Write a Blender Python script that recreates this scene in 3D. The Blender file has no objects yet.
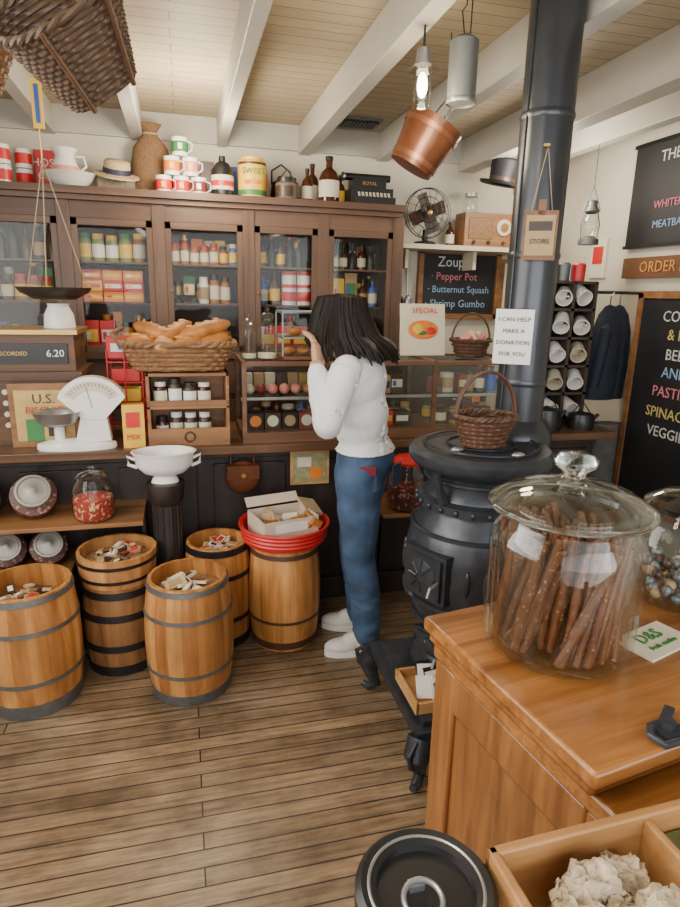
import bpy, bmesh, math, random, time
from mathutils import Vector, Matrix, Euler
from mathutils import noise as mn
random.seed(7)
R=random.random
def U(a,b): return a+(b-a)*R()
COL=bpy.context.scene.collection
TS=bpy.data.scenes.new('scratch');TVL=TS.view_layers[0]
def evalmesh(ob):
    TS.collection.objects.link(ob);TVL.update()
    me=bpy.data.meshes.new_from_object(ob.evaluated_get(TVL.depsgraph))
    TS.collection.objects.unlink(ob);return me
# ---------------------------------------------------------------- materials
def _m(name):
    m=bpy.data.materials.new(name);m.use_nodes=True
    nt=m.node_tree;return m,nt,nt.nodes['Principled BSDF']
MC={}
def mat(name,col,rough=.5,metal=0,var=.12,scale=12,bump=.0,emit=0,spec=.5):
    if name in MC:return MC[name]
    m,nt,p=_m(name)
    tc=nt.nodes.new('ShaderNodeTexCoord');no=nt.nodes.new('ShaderNodeTexNoise')
    no.inputs['Scale'].default_value=scale;no.inputs['Detail'].default_value=5
    nt.links.new(tc.outputs['Object'],no.inputs['Vector'])
    mx=nt.nodes.new('ShaderNodeMix');mx.data_type='RGBA'
    mx.inputs['A'].default_value=[max(0,c*(1-var*1.6)) for c in col]+[1]
    mx.inputs['B'].default_value=[min(1,c*(1+var*1.6)) for c in col]+[1]
    nt.links.new(no.outputs['Fac'],mx.inputs['Factor'])
    nt.links.new(mx.outputs['Result'],p.inputs['Base Color'])
    p.inputs['Roughness'].default_value=rough;p.inputs['Metallic'].default_value=metal
    p.inputs['Specular IOR Level'].default_value=spec
    if emit:
        p.inputs['Emission Color'].default_value=list(col)+[1];p.inputs['Emission Strength'].default_value=emit
    if bump:
        b=nt.nodes.new('ShaderNodeBump');b.inputs['Strength'].default_value=bump;b.inputs['Distance'].default_value=.01
        nt.links.new(no.outputs['Fac'],b.inputs['Height']);nt.links.new(b.outputs[0],p.inputs['Normal'])
    MC[name]=m;return m
def wood(name,c1,c2,axis='z',sc=22,rough=.45,stretch=14,bump=.25):
    if name in MC:return MC[name]
    m,nt,p=_m(name)
    tc=nt.nodes.new('ShaderNodeTexCoord');mp=nt.nodes.new('ShaderNodeMapping')
    s=[sc]*3;s['xyz'.index(axis)]=sc/stretch;mp.inputs['Scale'].default_value=s
    no=nt.nodes.new('ShaderNodeTexNoise');no.inputs['Scale'].default_value=1;no.inputs['Detail'].default_value=7;no.inputs['Roughness'].default_value=.62;no.inputs['Distortion'].default_value=.6
    nt.links.new(tc.outputs['Object'],mp.inputs[0]);nt.links.new(mp.outputs[0],no.inputs['Vector'])
    cr=nt.nodes.new('ShaderNodeValToRGB');e=cr.color_ramp.elements
    e[0].position=.32;e[0].color=list(c1)+[1];e[1].position=.68;e[1].color=list(c2)+[1]
    nt.links.new(no.outputs['Fac'],cr.inputs[0])
    # broad worn patches
    n2=nt.nodes.new('ShaderNodeTexNoise');n2.inputs['Scale'].default_value=3.5;n2.inputs['Detail'].default_value=5
    nt.links.new(tc.outputs['Object'],n2.inputs['Vector'])
    mr=nt.nodes.new('ShaderNodeMapRange');mr.inputs['From Min'].default_value=.3;mr.inputs['From Max'].default_value=.7;mr.inputs['To Min'].default_value=.75;mr.inputs['To Max'].default_value=1.2
    nt.links.new(n2.outputs['Fac'],mr.inputs[0])
    mx=nt.nodes.new('ShaderNodeMix');mx.data_type='RGBA';mx.blend_type='MULTIPLY';mx.inputs['Factor'].default_value=1
    nt.links.new(cr.outputs[0],mx.inputs['A']);nt.links.new(mr.outputs[0],mx.inputs['B']);nt.links.new(mx.outputs['Result'],p.inputs['Base Color'])
    r2=nt.nodes.new('ShaderNodeMapRange');r2.inputs['To Min'].default_value=max(.05,rough-.12);r2.inputs['To Max'].default_value=rough+.15
    nt.links.new(n2.outputs['Fac'],r2.inputs[0]);nt.links.new(r2.outputs[0],p.inputs['Roughness'])
    b=nt.nodes.new('ShaderNodeBump');b.inputs['Strength'].default_value=bump;b.inputs['Distance'].default_value=.004
    nt.links.new(no.outputs['Fac'],b.inputs['Height']);nt.links.new(b.outputs[0],p.inputs['Normal'])
    MC[name]=m;return m
def planks(name,c1,c2,mortar,width,length,rough=.5,mort=.004,wear=(.62,1.25),bump=.4,grey=None):
    m,nt,p=_m(name)
    tc=nt.nodes.new('ShaderNodeTexCoord');mp=nt.nodes.new('ShaderNodeMapping')
    br=nt.nodes.new('ShaderNodeTexBrick');br.offset=.37;br.inputs['Scale'].default_value=1
    br.inputs['Brick Width'].default_value=length;br.inputs['Row Height'].default_value=width
    br.inputs['Mortar Size'].default_value=mort;br.inputs['Mortar Smooth'].default_value=.2;br.inputs['Bias'].default_value=0
    br.inputs['Color1'].default_value=list(c1)+[1];br.inputs['Color2'].default_value=list(c2)+[1];br.inputs['Mortar'].default_value=list(mortar)+[1]
    nt.links.new(tc.outputs['Object'],mp.inputs[0]);nt.links.new(mp.outputs[0],br.inputs['Vector'])
    mp2=nt.nodes.new('ShaderNodeMapping');mp2.inputs['Scale'].default_value=(5,60,1)
    nt.links.new(mp.outputs[0],mp2.inputs[0])
    no=nt.nodes.new('ShaderNodeTexNoise');no.inputs['Detail'].default_value=8;no.inputs['Scale'].default_value=1;no.inputs['Roughness'].default_value=.7
    nt.links.new(mp2.outputs[0],no.inputs['Vector'])
    no2=nt.nodes.new('ShaderNodeTexNoise');no2.inputs['Detail'].default_value=8;no2.inputs['Scale'].default_value=2.6;no2.inputs['Roughness'].default_value=.65
    nt.links.new(mp.outputs[0],no2.inputs['Vector'])
    ad=nt.nodes.new('ShaderNodeMath');ad.operation='MULTIPLY';nt.links.new(no.outputs['Fac'],ad.inputs[0]);nt.links.new(no2.outputs['Fac'],ad.inputs[1])
    mr=nt.nodes.new('ShaderNodeMapRange');mr.inputs['From Min'].default_value=.15;mr.inputs['From Max'].default_value=.36;mr.inputs['To Min'].default_value=wear[0];mr.inputs['To Max'].default_value=wear[1]
    nt.links.new(ad.outputs[0],mr.inputs[0])
    src=br.outputs['Color']
    if grey:
        gm=nt.nodes.new('ShaderNodeMix');gm.data_type='RGBA';gm.inputs['B'].default_value=list(grey)+[1]
        n3=nt.nodes.new('ShaderNodeTexNoise');n3.inputs['Scale'].default_value=1.3;n3.inputs['Detail'].default_value=8
        nt.links.new(mp.outputs[0],n3.inputs['Vector'])
        m3=nt.nodes.new('ShaderNodeMapRange');m3.inputs['From Min'].default_value=.42;m3.inputs['From Max'].default_value=.62;m3.inputs['To Max'].default_value=.65
        nt.links.new(n3.outputs['Fac'],m3.inputs[0]);nt.links.new(m3.outputs[0],gm.inputs['Factor']);nt.links.new(src,gm.inputs['A'])
        src=gm.outputs['Result']
    mx=nt.nodes.new('ShaderNodeMix');mx.data_type='RGBA';mx.blend_type='MULTIPLY';mx.inputs['Factor'].default_value=1
    nt.links.new(src,mx.inputs['A']);nt.links.new(mr.outputs[0],mx.inputs['B'])
    m4=nt.nodes.new('ShaderNodeMix');m4.data_type='RGBA';m4.inputs['B'].default_value=list(mortar)+[1]
    nt.links.new(br.outputs['Fac'],m4.inputs['Factor']);nt.links.new(mx.outputs['Result'],m4.inputs['A'])
    nt.links.new(m4.outputs['Result'],p.inputs['Base Color']);p.inputs['Roughness'].default_value=rough
    b=nt.nodes.new('ShaderNodeBump');b.inputs['Strength'].default_value=bump;b.inputs['Distance'].default_value=.004;b.invert=True
    nt.links.new(br.outputs['Fac'],b.inputs['Height']);nt.links.new(b.outputs[0],p.inputs['Normal'])
    return m
def glass(name,tint=(.95,.97,.96),refl=.12,rough=.02):
    if name in MC:return MC[name]
    m,nt,p=_m(name);nt.nodes.remove(p);o=nt.nodes['Material Output']
    t=nt.nodes.new('ShaderNodeBsdfTransparent');t.inputs[0].default_value=list(tint)+[1]
    g=nt.nodes.new('ShaderNodeBsdfGlossy');g.inputs['Roughness'].default_value=rough
    lw=nt.nodes.new('ShaderNodeLayerWeight');lw.inputs[0].default_value=.3
    mr=nt.nodes.new('ShaderNodeMapRange');mr.inputs['To Min'].default_value=refl*.15;mr.inputs['To Max'].default_value=min(.9,refl*6)
    mx=nt.nodes.new('ShaderNodeMixShader')
    nt.links.new(lw.outputs['Facing'],mr.inputs[0]);nt.links.new(mr.outputs[0],mx.inputs[0])
    nt.links.new(t.outputs[0],mx.inputs[1]);nt.links.new(g.outputs[0],mx.inputs[2]);nt.links.new(mx.outputs[0],o.inputs[0])
    MC[name]=m;return m
def speck(name,col,sp,thr=.72,scale=160,rough=.4):
    m,nt,p=_m(name)
    tc=nt.nodes.new('ShaderNodeTexCoord');no=nt.nodes.new('ShaderNodeTexNoise');no.inputs['Scale'].default_value=scale;no.inputs['Detail'].default_value=1
    nt.links.new(tc.outputs['Object'],no.inputs['Vector'])
    cr=nt.nodes.new('ShaderNodeValToRGB');e=cr.color_ramp.elements;e[0].position=thr;e[0].color=list(col)+[1];e[1].position=thr+.04;e[1].color=list(sp)+[1]
    nt.links.new(no.outputs['Fac'],cr.inputs[0])
    nt.links.new(cr.outputs[0],p.inputs['Base Color']);p.inputs['Roughness'].default_value=rough
    b=nt.nodes.new('ShaderNodeBump');b.inputs['Strength'].default_value=.5;b.inputs['Distance'].default_value=.002
    nt.links.new(no.outputs['Fac'],b.inputs['Height']);nt.links.new(b.outputs[0],p.inputs['Normal'])
    return m
# ---------------------------------------------------------------- builder
def RX(e): return Euler(e).to_matrix().to_4x4()
class B:
    def __init__(s): s.bm=bmesh.new();s.mats=[]
    def mi(s,m):
        if m not in s.mats:s.mats.append(m)
        return s.mats.index(m)
    def _v(s,vs,m):
        i=s.mi(m)
        for f in {f for v in vs for f in v.link_faces}: f.material_index=i
    def box(s,c,d,m,rot=(0,0,0)):
        M=Matrix.Translation(c)@RX(rot)@Matrix.Diagonal((d[0],d[1],d[2],1))
        s._v(bmesh.ops.create_cube(s.bm,size=1,matrix=M)['verts'],m);return s
    def bx(s,x0,x1,y0,y1,z0,z1,m): return s.box(((x0+x1)/2,(y0+y1)/2,(z0+z1)/2),(abs(x1-x0),abs(y1-y0),abs(z1-z0)),m)
    def ell(s,c,d,m,rot=(0,0,0),seg=20,rings=12):
        M=Matrix.Translation(c)@RX(rot)@Matrix.Diagonal((d[0],d[1],d[2],1))
        s._v(bmesh.ops.create_uvsphere(s.bm,u_segments=seg,v_segments=rings,radius=1,matrix=M)['verts'],m);return s
    def lathe(s,c,prof,m,seg=28,rot=(0,0,0),sx=1,sy=1):
        M=Matrix.Translation(c)@RX(rot);i=s.mi(m);prev=None
        for r,z in prof:
            if r<=1e-6: ring=[s.bm.verts.new(M@Vector((0,0,z)))]
            else: ring=[s.bm.verts.new(M@Vector((r*sx*math.cos(2*math.pi*k/seg),r*sy*math.sin(2*math.pi*k/seg),z))) for k in range(seg)]
            if prev:
                for k in range(seg):
                    a=prev[k%len(prev)];b_=prev[(k+1)%len(prev)];c_=ring[(k+1)%len(ring)];d=ring[k%len(ring)]
                    q=[]
                    for v in (a,b_,c_,d):
                        if v not in q:q.append(v)
                    if len(q)>2:
                        f=s.bm.faces.new(q);f.material_index=i
            prev=ring
        return s
    def cyl(s,c,r,h,m,seg=28,rot=(0,0,0),r2=None):
        r2=r if r2 is None else r2
        return s.lathe(c,[(0,0),(r,0),(r2,h),(0,h)],m,seg,rot)
    def tube(s,pts,r,m,seg=8,closed=False):
        pts=[Vector(p) for p in pts];n=len(pts)
        rs=r if isinstance(r,(list,tuple)) else [r]*n
        i=s.mi(m);rings=[];up=None
        for k in range(n):
            if closed: t=pts[(k+1)%n]-pts[k-1]
            else: t=pts[min(k+1,n-1)]-pts[max(k-1,0)]
            if t.length<1e-9:t=Vector((0,0,1))
            t.normalize()
            if up is None:
                up=Vector((0,0,1)) if abs(t.z)<.9 else Vector((1,0,0))
            a=(up-t*up.dot(t))
            if a.length<1e-6:a=t.orthogonal()
            a.normalize();up=a;b_=t.cross(a)
            rings.append([s.bm.verts.new(pts[k]+(a*math.cos(2*math.pi*j/seg)+b_*math.sin(2*math.pi*j/seg))*rs[k]) for j in range(seg)])
        for k in range(n if closed else n-1):
            A=rings[k];C=rings[(k+1)%n]
            for j in range(seg):
                f=s.bm.faces.new((A[j],A[(j+1)%seg],C[(j+1)%seg],C[j]));f.material_index=i
        if not closed:
            for ring in (rings[0],rings[-1]):
                f=s.bm.faces.new(ring);f.material_index=i
        return s
    def ring(s,c,R_,r,m,n=32,seg=6,rot=(0,0,0),sx=1,sy=1):
        M=Matrix.Translation(c)@RX(rot)
        return s.tube([M@Vector((R_*sx*math.cos(2*math.pi*k/n),R_*sy*math.sin(2*math.pi*k/n),0)) for k in range(n)],r,m,seg,True)
    def poly(s,pts,m,thick=None):
        f=s.bm.faces.new([s.bm.verts.new(Vector(p)) for p in pts]);f.material_index=s.mi(m)
        if thick:
            r=bmesh.ops.extrude_face_region(s.bm,geom=[f]);vs=[g for g in r['geom'] if isinstance(g,bmesh.types.BMVert)]
            for v in vs:v.co+=Vector(thick)
            s._v(vs,m)
        return s
    def text(s,t,c,size,m,rot=(math.pi/2,0,0),ext=.001,al='CENTER',sx=1):
        cu=bpy.data.curves.new('t','FONT');cu.body=t;cu.size=size;cu.align_x=al;cu.align_y='CENTER';cu.extrude=ext;cu.resolution_u=2
        ob=bpy.data.objects.new('t',cu)
        me=evalmesh(ob)
        me.transform(Matrix.Translation(c)@RX(rot)@Matrix.Diagonal((sx,1,1,1)))
        n=len(s.bm.faces);s.bm.from_mesh(me);s.bm.faces.ensure_lookup_table();i=s.mi(m)
        for f in s.bm.faces[n:]: f.material_index=i
        bpy.data.objects.remove(ob);bpy.data.curves.remove(cu);bpy.data.meshes.remove(me);return s
    def weave(s,c,a0,b0,a1,b1,h,m,n=2,rows=9,ribs=30,amp=.004,rot=(0,0,0),rim=.008,bottom=True,mrim=None):
        M=Matrix.Translation(c)@RX(rot);N=ribs*4;J=rows*3;i=s.mi(m);rings=[]
        def pt(th,a,b_,z,off):
            cx=math.cos(th);sy=math.sin(th)
            x=math.copysign(abs(cx)**(2/n),cx);y=math.copysign(abs(sy)**(2/n),sy)
            return Vector((x*(a+off),y*(b_+off),z))
        for j in range(J+1):
            t=j/J;a=a0+(a1-a0)*t;b_=b0+(b1-b0)*t;r=j//3
            ring=[]
            for k in range(N):
                off=amp*math.cos(2*math.pi*k/8+math.pi*(r%2))*(1 if j%3 else .1)+(-amp*1.1 if j%3==0 else 0)
                ring.append(s.bm.verts.new(M@pt(2*math.pi*k/N,a,b_,h*t,off)))
            rings.append(ring)
        for j in range(J):
            for k in range(N):
                f=s.bm.faces.new((rings[j][k],rings[j][(k+1)%N],rings[j+1][(k+1)%N],rings[j+1][k]));f.material_index=i
        if bottom:
            f=s.bm.faces.new(rings[0]);f.material_index=i
        for o in (0,math.pi):
            s.tube([M@(pt(2*math.pi*k/96,a1,b1,h,.5*rim*math.cos(k*math.pi/3+o))+Vector((0,0,.6*rim*math.sin(k*math.pi/3+o)))) for k in range(96)],rim*.75,mrim or m,6,True)
        return s
    def done(s,name,M=None,bevel=0,ang=38,parent=None,flip=True):
        if flip: bmesh.ops.recalc_face_normals(s.bm,faces=s.bm.faces)
        me=bpy.data.meshes.new(name);s.bm.to_mesh(me);s.bm.free()
        for m in s.mats: me.materials.append(m)
        me.polygons.foreach_set('use_smooth',[True]*len(me.polygons))
        me.set_sharp_from_angle(angle=math.radians(ang))
        ob=bpy.data.objects.new(name,me);COL.objects.link(ob)
        if M is not None: ob.matrix_world=M
        if bevel:
            bv=ob.modifiers.new('bevel','BEVEL');bv.width=bevel;bv.segments=2;bv.limit_method='ANGLE';bv.angle_limit=math.radians(50)
        if parent: ob.parent=parent
        return ob
# ---------------------------------------------------------------- common materials
WHITE=mat('white_enamel',(.8,.78,.73),.25,var=.03)
CREAM=mat('cream_paint',(.6,.53,.4),.6,var=.05)
PAPER=mat('paper',(.7,.63,.48),.8,var=.08)
BLACK=mat('black_paint',(.012,.012,.013),.35,var=.2)
IRON=mat('cast_iron',(.058,.065,.078),.36,.6,.3,25,.15)
STEEL=mat('steel',(.4,.4,.4),.35,.85,.15)
ZINC=mat('galvanized_zinc',(.16,.165,.165),.5,.6,.3,20,.1)
BRASS=mat('brass',(.5,.32,.1),.35,.8)
RED=mat('red_paint',(.6,.02,.02),.4,var=.1)
YEL=mat('yellow_paint',(.8,.48,.03),.45,var=.1)
BLUE=mat('blue_paint',(.03,.1,.4),.4,var=.1)
GREEN=mat('green_paint',(.04,.2,.05),.5,var=.1)
ORNG=mat('orange_paint',(.75,.2,.02),.5,var=.1)
PINK=mat('pink',(.75,.25,.22),.5)
DKBR=mat('dark_brown',(.05,.025,.015),.4,var=.3)
AMBER=mat('amber_bottle',(.06,.018,.006),.12,var=.2)
TAN=mat('kraft_tan',(.38,.24,.12),.6,var=.2)
MAROON=mat('maroon',(.2,.03,.025),.45)
CHALK=mat('chalkboard',(.012,.012,.014),.6,var=.4,scale=4)
CHK=mat('chalk',(.6,.6,.57),.9,var=.3,scale=60);CHKB=mat('chalk_blue',(.25,.42,.62),.9,var=.3,scale=60);CHKY=mat('chalk_yellow',(.6,.48,.16),.9,var=.3,scale=60);CHKP=mat('chalk_pink',(.6,.2,.24),.9,var=.3,scale=60)
GL=glass('clear_glass',refl=.1);GLJ=glass('jar_glass',(.93,.965,.95),.09);GLC=glass('cabinet_glass',(.93,.94,.93),.06)
CAB=wood('cabinet_wood',(.07,.033,.017),(.14,.072,.04),'z',16)
CABX=wood('cabinet_wood_rail',(.07,.033,.017),(.14,.072,.04),'x',16)
CABIN=mat('cabinet_inside',(.045,.025,.015),.6)
CNTR=wood('counter_top_wood',(.06,.028,.014),(.16,.08,.04),'x',14,.3)
CNTB=wood('counter_body_wood',(.014,.010,.009),(.04,.028,.023),'z',14)
OAK=wood('oak',(.16,.055,.012),(.36,.15,.04),'x',30,.2,14,.12)
OAKZ=wood('oak_upright',(.15,.055,.014),(.31,.13,.038),'z',30,.3,14,.12)
PINE=wood('pine',(.4,.2,.07),(.58,.33,.14),'x',20)
RACK=wood('rack_wood',(.17,.07,.025),(.32,.15,.055),'x',20)
WICK=mat('wicker',(.22,.11,.045),.6,var=.4,scale=60)
WICKD=mat('dark_wicker',(.09,.04,.02),.5,var=.4,scale=60)
WICKG=mat('grey_wicker',(.15,.11,.075),.65,var=.4,scale=50)
WICKB=mat('brown_wicker',(.085,.05,.03),.5,var=.45,scale=40)
ROPE=mat('rope',(.35,.27,.17),.9)
# ---------------------------------------------------------------- room
CE=2.65
b=B();b.bx(-1.7,2.9,-1.7,4.45,-.1,0,planks('floor_boards',(.33,.215,.118),(.17,.11,.06),(.02,.012,.007),.06,1.9,.36,.0026,(.36,1.34),.5,(.25,.19,.125)));b.done('floor')
b=B();b.bx(-1.7,2.9,-1.7,4.45,CE,CE+.1,planks('ceiling_boards',(.5,.42,.28),(.46,.38,.26),(.2,.16,.1),.085,4,.6,.0028,(.85,1.1)));b.done('ceiling')
WALLP=mat('wall_paint',(.6,.56,.46),.6,var=.06,scale=3)
b=B();b.bx(-1.7,2.9,4.3,4.45,0,CE,WALLP);b.done('wall_back')
b=B();b.bx(-1.7,-1.6,-1.6,4.3,0,CE,WALLP);b.done('wall_left')
b=B();b.bx(2.75,2.9,-1.6,4.3,0,CE,WALLP);b.done('wall_right')
b=B()
for x0,x1,z0,z1 in ((-1.6,2.75,0,.7),(-1.6,2.75,2.3,CE),(-1.6,-1.3,.7,2.3),(.45,.7,.7,2.3),(2.45,2.75,.7,2.3)):
    b.bx(x0,x1,-1.7,-1.6,z0,z1,WALLP)
b.done('wall_front')
WP=mat('window_paint',(.7,.7,.68),.5)
for k,(x0,x1) in enumerate(((-1.3,.45),(.7,2.45))):
    b=B()
    for z in (.7,1.48,2.26): b.bx(x0,x1,-1.68,-1.62,z,z+.04,WP)
    for x in (x0,(x0+x1)/2-.02,x1-.04): b.bx(x,x+.04,-1.68,-1.62,.7,2.3,WP)
    b.bx(x0,x1,-1.655,-1.65,.7,2.3,GL)
    b.done('window_%d'%(k+1))
BEAM=mat('beam_paint',(.47,.45,.4),.5,var=.08,scale=3)
for k,(x,w,d) in enumerate(((-1.23,.07,.16),(-.72,.07,.16),(-.22,.07,.16),(.29,.06,.16),(.82,.075,.17),(1.36,.08,.17),(1.98,.12,.2),(2.45,.08,.16))):
    b=B();b.bx(x-w/2,x+w/2,-1.6,4.3,CE-d,CE,BEAM);b.done('ceiling_beam',bevel=.004)
b=B();b.bx(-1.6,2.75,4.27,4.3,2.5,2.65,BEAM);b.done('trim_1')
b=B();b.bx(-1.6,2.75,4.27,4.3,0,.12,BEAM);b.done('baseboard_back')
b=B()
b.bx(.93,1.25,3.95,4.15,CE-.015,CE,ZINC)
for k in range(12): b.bx(.95+k*.024,.962+k*.024,3.97,4.13,CE-.025,CE-.015,BLACK)
b.done('ceiling_vent')
# ---------------------------------------------------------------- cabinet
CX0,CX1,CY,CB=-1.35,1.36,3.9,4.27
st=[-1.35,-.62,-.11,.41,.87,1.36]
b=B()
b.bx(CX0,CX1,CB-.02,CB,0,2.1,CABIN)
b.bx(CX0-.02,CX1+.03,CY-.05,CB,2.11,2.15,CABX);b.bx(CX0,CX1,CY-.025,CB,2.08,2.11,CABX);b.bx(CX0,CX1,CY,CY+.03,1.99,2.08,CABX)
b.bx(CX0,CX1,CY,CB,0,.06,CABX);b.bx(CX0,CX1,CY-.03,CB,1.2,1.24,CABX)
b.bx(CX0,CX1,CY+.01,CB,.06,1.2,CAB)
for x in st:
    b.bx(x-.035,x+.035,CY-.01,CY+.03,.9,2.08,CAB);b.bx(x-.01,x+.01,CY,CB,1.2,2.08,CAB)
for i in range(5):
    a,c=st[i]+.035,st[i+1]-.035
    for x0,x1 in ((a,a+.035),(c-.035,c)): b.bx(x0,x1,CY-.005,CY+.02,1.24,1.99,CAB)
    b.bx(a,c,CY-.005,CY+.02,1.95,1.99,CABX);b.bx(a,c,CY-.005,CY+.02,1.24,1.28,CABX)
    b.bx(a+.03,c-.03,CY+.004,CY+.008,1.28,1.95,GLC)
    for z in (1.53,1.76): b.bx(a,c,CY+.04,CB,z-.012,z,CABX)
    for z0,z1 in ((.98,1.18),(.74,.94)): 
        b.bx(a+.01,c-.01,CY-.015,CY+.01,z0,z1,CABX);b.ell(((a+c)/2,CY-.02,(z0+z1)/2),(.015,.015,.015),BRASS,seg=10,rings=6)
    b.ell((a+.02,CY-.012,1.6),(.008,.01,.008),BRASS,seg=8,rings=6)
b.done('display_cabinet',bevel=.003)
def jar(b,x,y,z,r,h,body,lid,label=None,seg=16):
    b.lathe((x,y,z),[(0,0),(r*.95,0),(r,h*.05),(r,h*.72),(r*.8,h*.82),(0,h*.82)],body,seg)
    b.lathe((x,y,z),[(0,h*.81),(r*.86,h*.81),(r*.86,h),(0,h)],lid,seg)
    if label: b.lathe((x,y,z),[(r*1.02,h*.15),(r*1.02,h*.62)],label,seg)
def bottle(b,x,y,z,r,h,body,cap,label=None,seg=14):
    b.lathe((x,y,z),[(0,0),(r,0),(r,h*.55),(r*.8,h*.66),(r*.33,h*.76),(r*.33,h*.93),(0,h*.93)],body,seg)
    b.lathe((x,y,z),[(0,h*.92),(r*.4,h*.92),(r*.4,h),(0,h)],cap,seg)
    if label: b.lathe((x,y,z),[(r*1.03,h*.12),(r*1.03,h*.48)],label,seg)
def can(b,x,y,z,r,h,body,label,seg=18):
    b.lathe((x,y,z),[(0,0),(r,0),(r,h),(r*.94,h),(r*.94,h*.96),(0,h*.96)],body,seg)
    b.lathe((x,y,z),[(r*1.02,h*.22),(r*1.02,h*.78)],label,seg)
HON=mat('honey',(.35,.13,.02),.2);DKJ=mat('dark_preserve',(.05,.012,.012),.15);GRN=mat('green_preserve',(.2,.26,.04),.25)
PAL=[RED,YEL,ORNG,BLUE,GREEN,PAPER,WHITE,DKBR,BRASS,CREAM,BLACK,TAN,MAROON]
PALM=[DKBR,TAN,PAPER,MAROON,BRASS,BLACK,CREAM,DKBR,ORNG]
def boxitem(b,x,y,z,w,h,s0,s1,d=.08):
    b.box((x,y,z+h/2),(w,d,h),s0);b.box((x,y-d/2-.001,z+h*.5),(w*.8,.003,h*.4),s1);b.box((x-w*.2,y-d/2-.003,z+h*.5),(w*.25,.002,h*.25),random.choice([WHITE,RED,YEL,BLUE]))
def rowinto(b,x0,x1,y,z,kind,sets,w,h,gap=.006,jit=.1):
    x=x0+w/2
    while x+w/2<=x1+.001:
        if kind=='mix':
            P_=sets or PAL
            ww=w*U(.7,1.15);hh=h*U(.6,1.05);q=R();A=random.choice(P_);C=random.choice(P_)
            if q<.3: jar(b,x,y,z,ww/2,hh*.9,random.choice([HON,DKJ,GRN,AMBER]),C,random.choice([PAPER,TAN,YEL]))
            elif q<.5: bottle(b,x,y,z,ww*.45,hh*1.05,random.choice([AMBER,DKBR,BLACK,BLUE,GREEN]),C,random.choice([PAPER,YEL,TAN,None]))
            elif q<.75: can(b,x,y,z,ww/2,hh*.8,A,C)
            else: boxitem(b,x,y,z,ww,hh*.9,A,C,.07)
            x+=ww+gap;continue
        s=random.choice(sets);hh=h*(1+U(-jit,jit))
        if kind=='jar':jar(b,x,y,z,w/2,hh,*s)
        elif kind=='bottle':bottle(b,x,y,z,w/2,hh,*s)
        elif kind=='can':can(b,x,y,z,w/2,hh,*s)
        elif kind=='box': boxitem(b,x,y,z,w,hh,s[0],s[1])
        x+=w+gap
def rows(name,*specs):
    b=B()
    for sp in specs: rowinto(b,*sp)
    return b.done(name)
YB=CY+.12;YC=CY+.24
def mx(a,c,y,z,h,p=None): return (a,c,y,z,'mix',p,.065,h)
rows('liquor_bottles',(-1.22,-.67,YB,1.76,'bottle',[(BLACK,BLACK,None),(AMBER,BLACK,None),(AMBER,RED,PAPER),(BLACK,BRASS,TAN)],.062,.2),(-1.22,-.67,YC,1.76,'bottle',[(BLACK,BLACK,None),(GREEN,BLACK,TAN)],.06,.21))
rows('preserve_jars',(-1.22,-.67,YB,1.53,'jar',[(DKJ,RED,PAPER),(DKJ,BLACK,PAPER),(DKJ,WHITE,TAN),(HON,RED,YEL)],.066,.14),mx(-1.22,-.67,YC,1.53,.2))
rows('enamel_cans',(-1.1,-.68,YB,1.24,'can',[(RED,WHITE),(RED,YEL),(YEL,RED)],.085,.13),mx(-1.2,-.68,YC,1.24,.23))
rows('pickle_jars',(-.57,-.17,YB,1.76,'jar',[(GRN,YEL,WHITE),(GRN,GREEN,YEL),(HON,YEL,PAPER),(MAROON,BLACK,YEL)],.07,.16),mx(-.57,-.17,YC,1.76,.21))
rows('candy_cartons',*[(-.56,-.18,YB,1.531+q*.061,'box',[(YEL,RED),(ORNG,YEL),(RED,YEL),(RED,WHITE)],.11,.058,.006,0) for q in range(3)])
rows('mustard_jars',(-.36,-.17,YB,1.24,'jar',[(GRN,WHITE,PAPER),(HON,BLACK,YEL)],.07,.16),(-.57,-.37,YB,1.24,'box',[(RED,YEL),(RED,WHITE)],.085,.17),mx(-.55,-.18,YC,1.24,.25))
rows('spice_bottles',(-.05,.35,YB,1.76,'jar',[(DKJ,BLACK,WHITE),(HON,RED,PAPER),(MAROON,BLACK,YEL),(BLUE,WHITE,YEL)],.052,.12),mx(-.05,.35,YC,1.76,.2))
rows('cream_jars',(.11,.35,YB,1.53,'jar',[(WHITE,WHITE,TAN),(PAPER,BLACK,WHITE),(HON,BLACK,PAPER)],.06,.16),mx(-.05,.35,YC,1.53,.2))
b=B();b.lathe((.03,YB,1.53),[(0,0),(.03,0),(.03,.01),(.06,.04),(.07,.05),(.06,.045),(0,.02)],DKBR,24);b.done('wooden_bowl')
rows('sauce_jars',(-.05,.35,YB,1.24,'jar',[(DKJ,BLACK,PAPER),(HON,BLACK,YEL),(ORNG,WHITE,WHITE)],.066,.16),mx(-.05,.35,YC,1.24,.24))
rows('syrup_bottles',(.48,.81,YB,1.76,'bottle',[(AMBER,BLACK,PAPER),(DKBR,BLACK,YEL),(BLACK,RED,None)],.052,.17),mx(.48,.81,YC,1.76,.2))
rows('tonic_bottles',(.47,.62,YB,1.53,'bottle',[(BLUE,BLACK,PAPER),(AMBER,RED,PAPER),(AMBER,BLACK,YEL)],.07,.2),mx(.47,.62,YC,1.53,.2))
rows('soup_cans',(.63,.83,YB,1.53,'can',[(WHITE,RED)],.092,.105,.006,0),(.63,.83,YB,1.636,'can',[(RED,WHITE)],.092,.1,.006,0))
rows('red_tins',(.48,.82,YB,1.24,'box',[(RED,YEL),(RED,WHITE)],.1,.15),mx(.48,.82,YC,1.24,.24))
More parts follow.
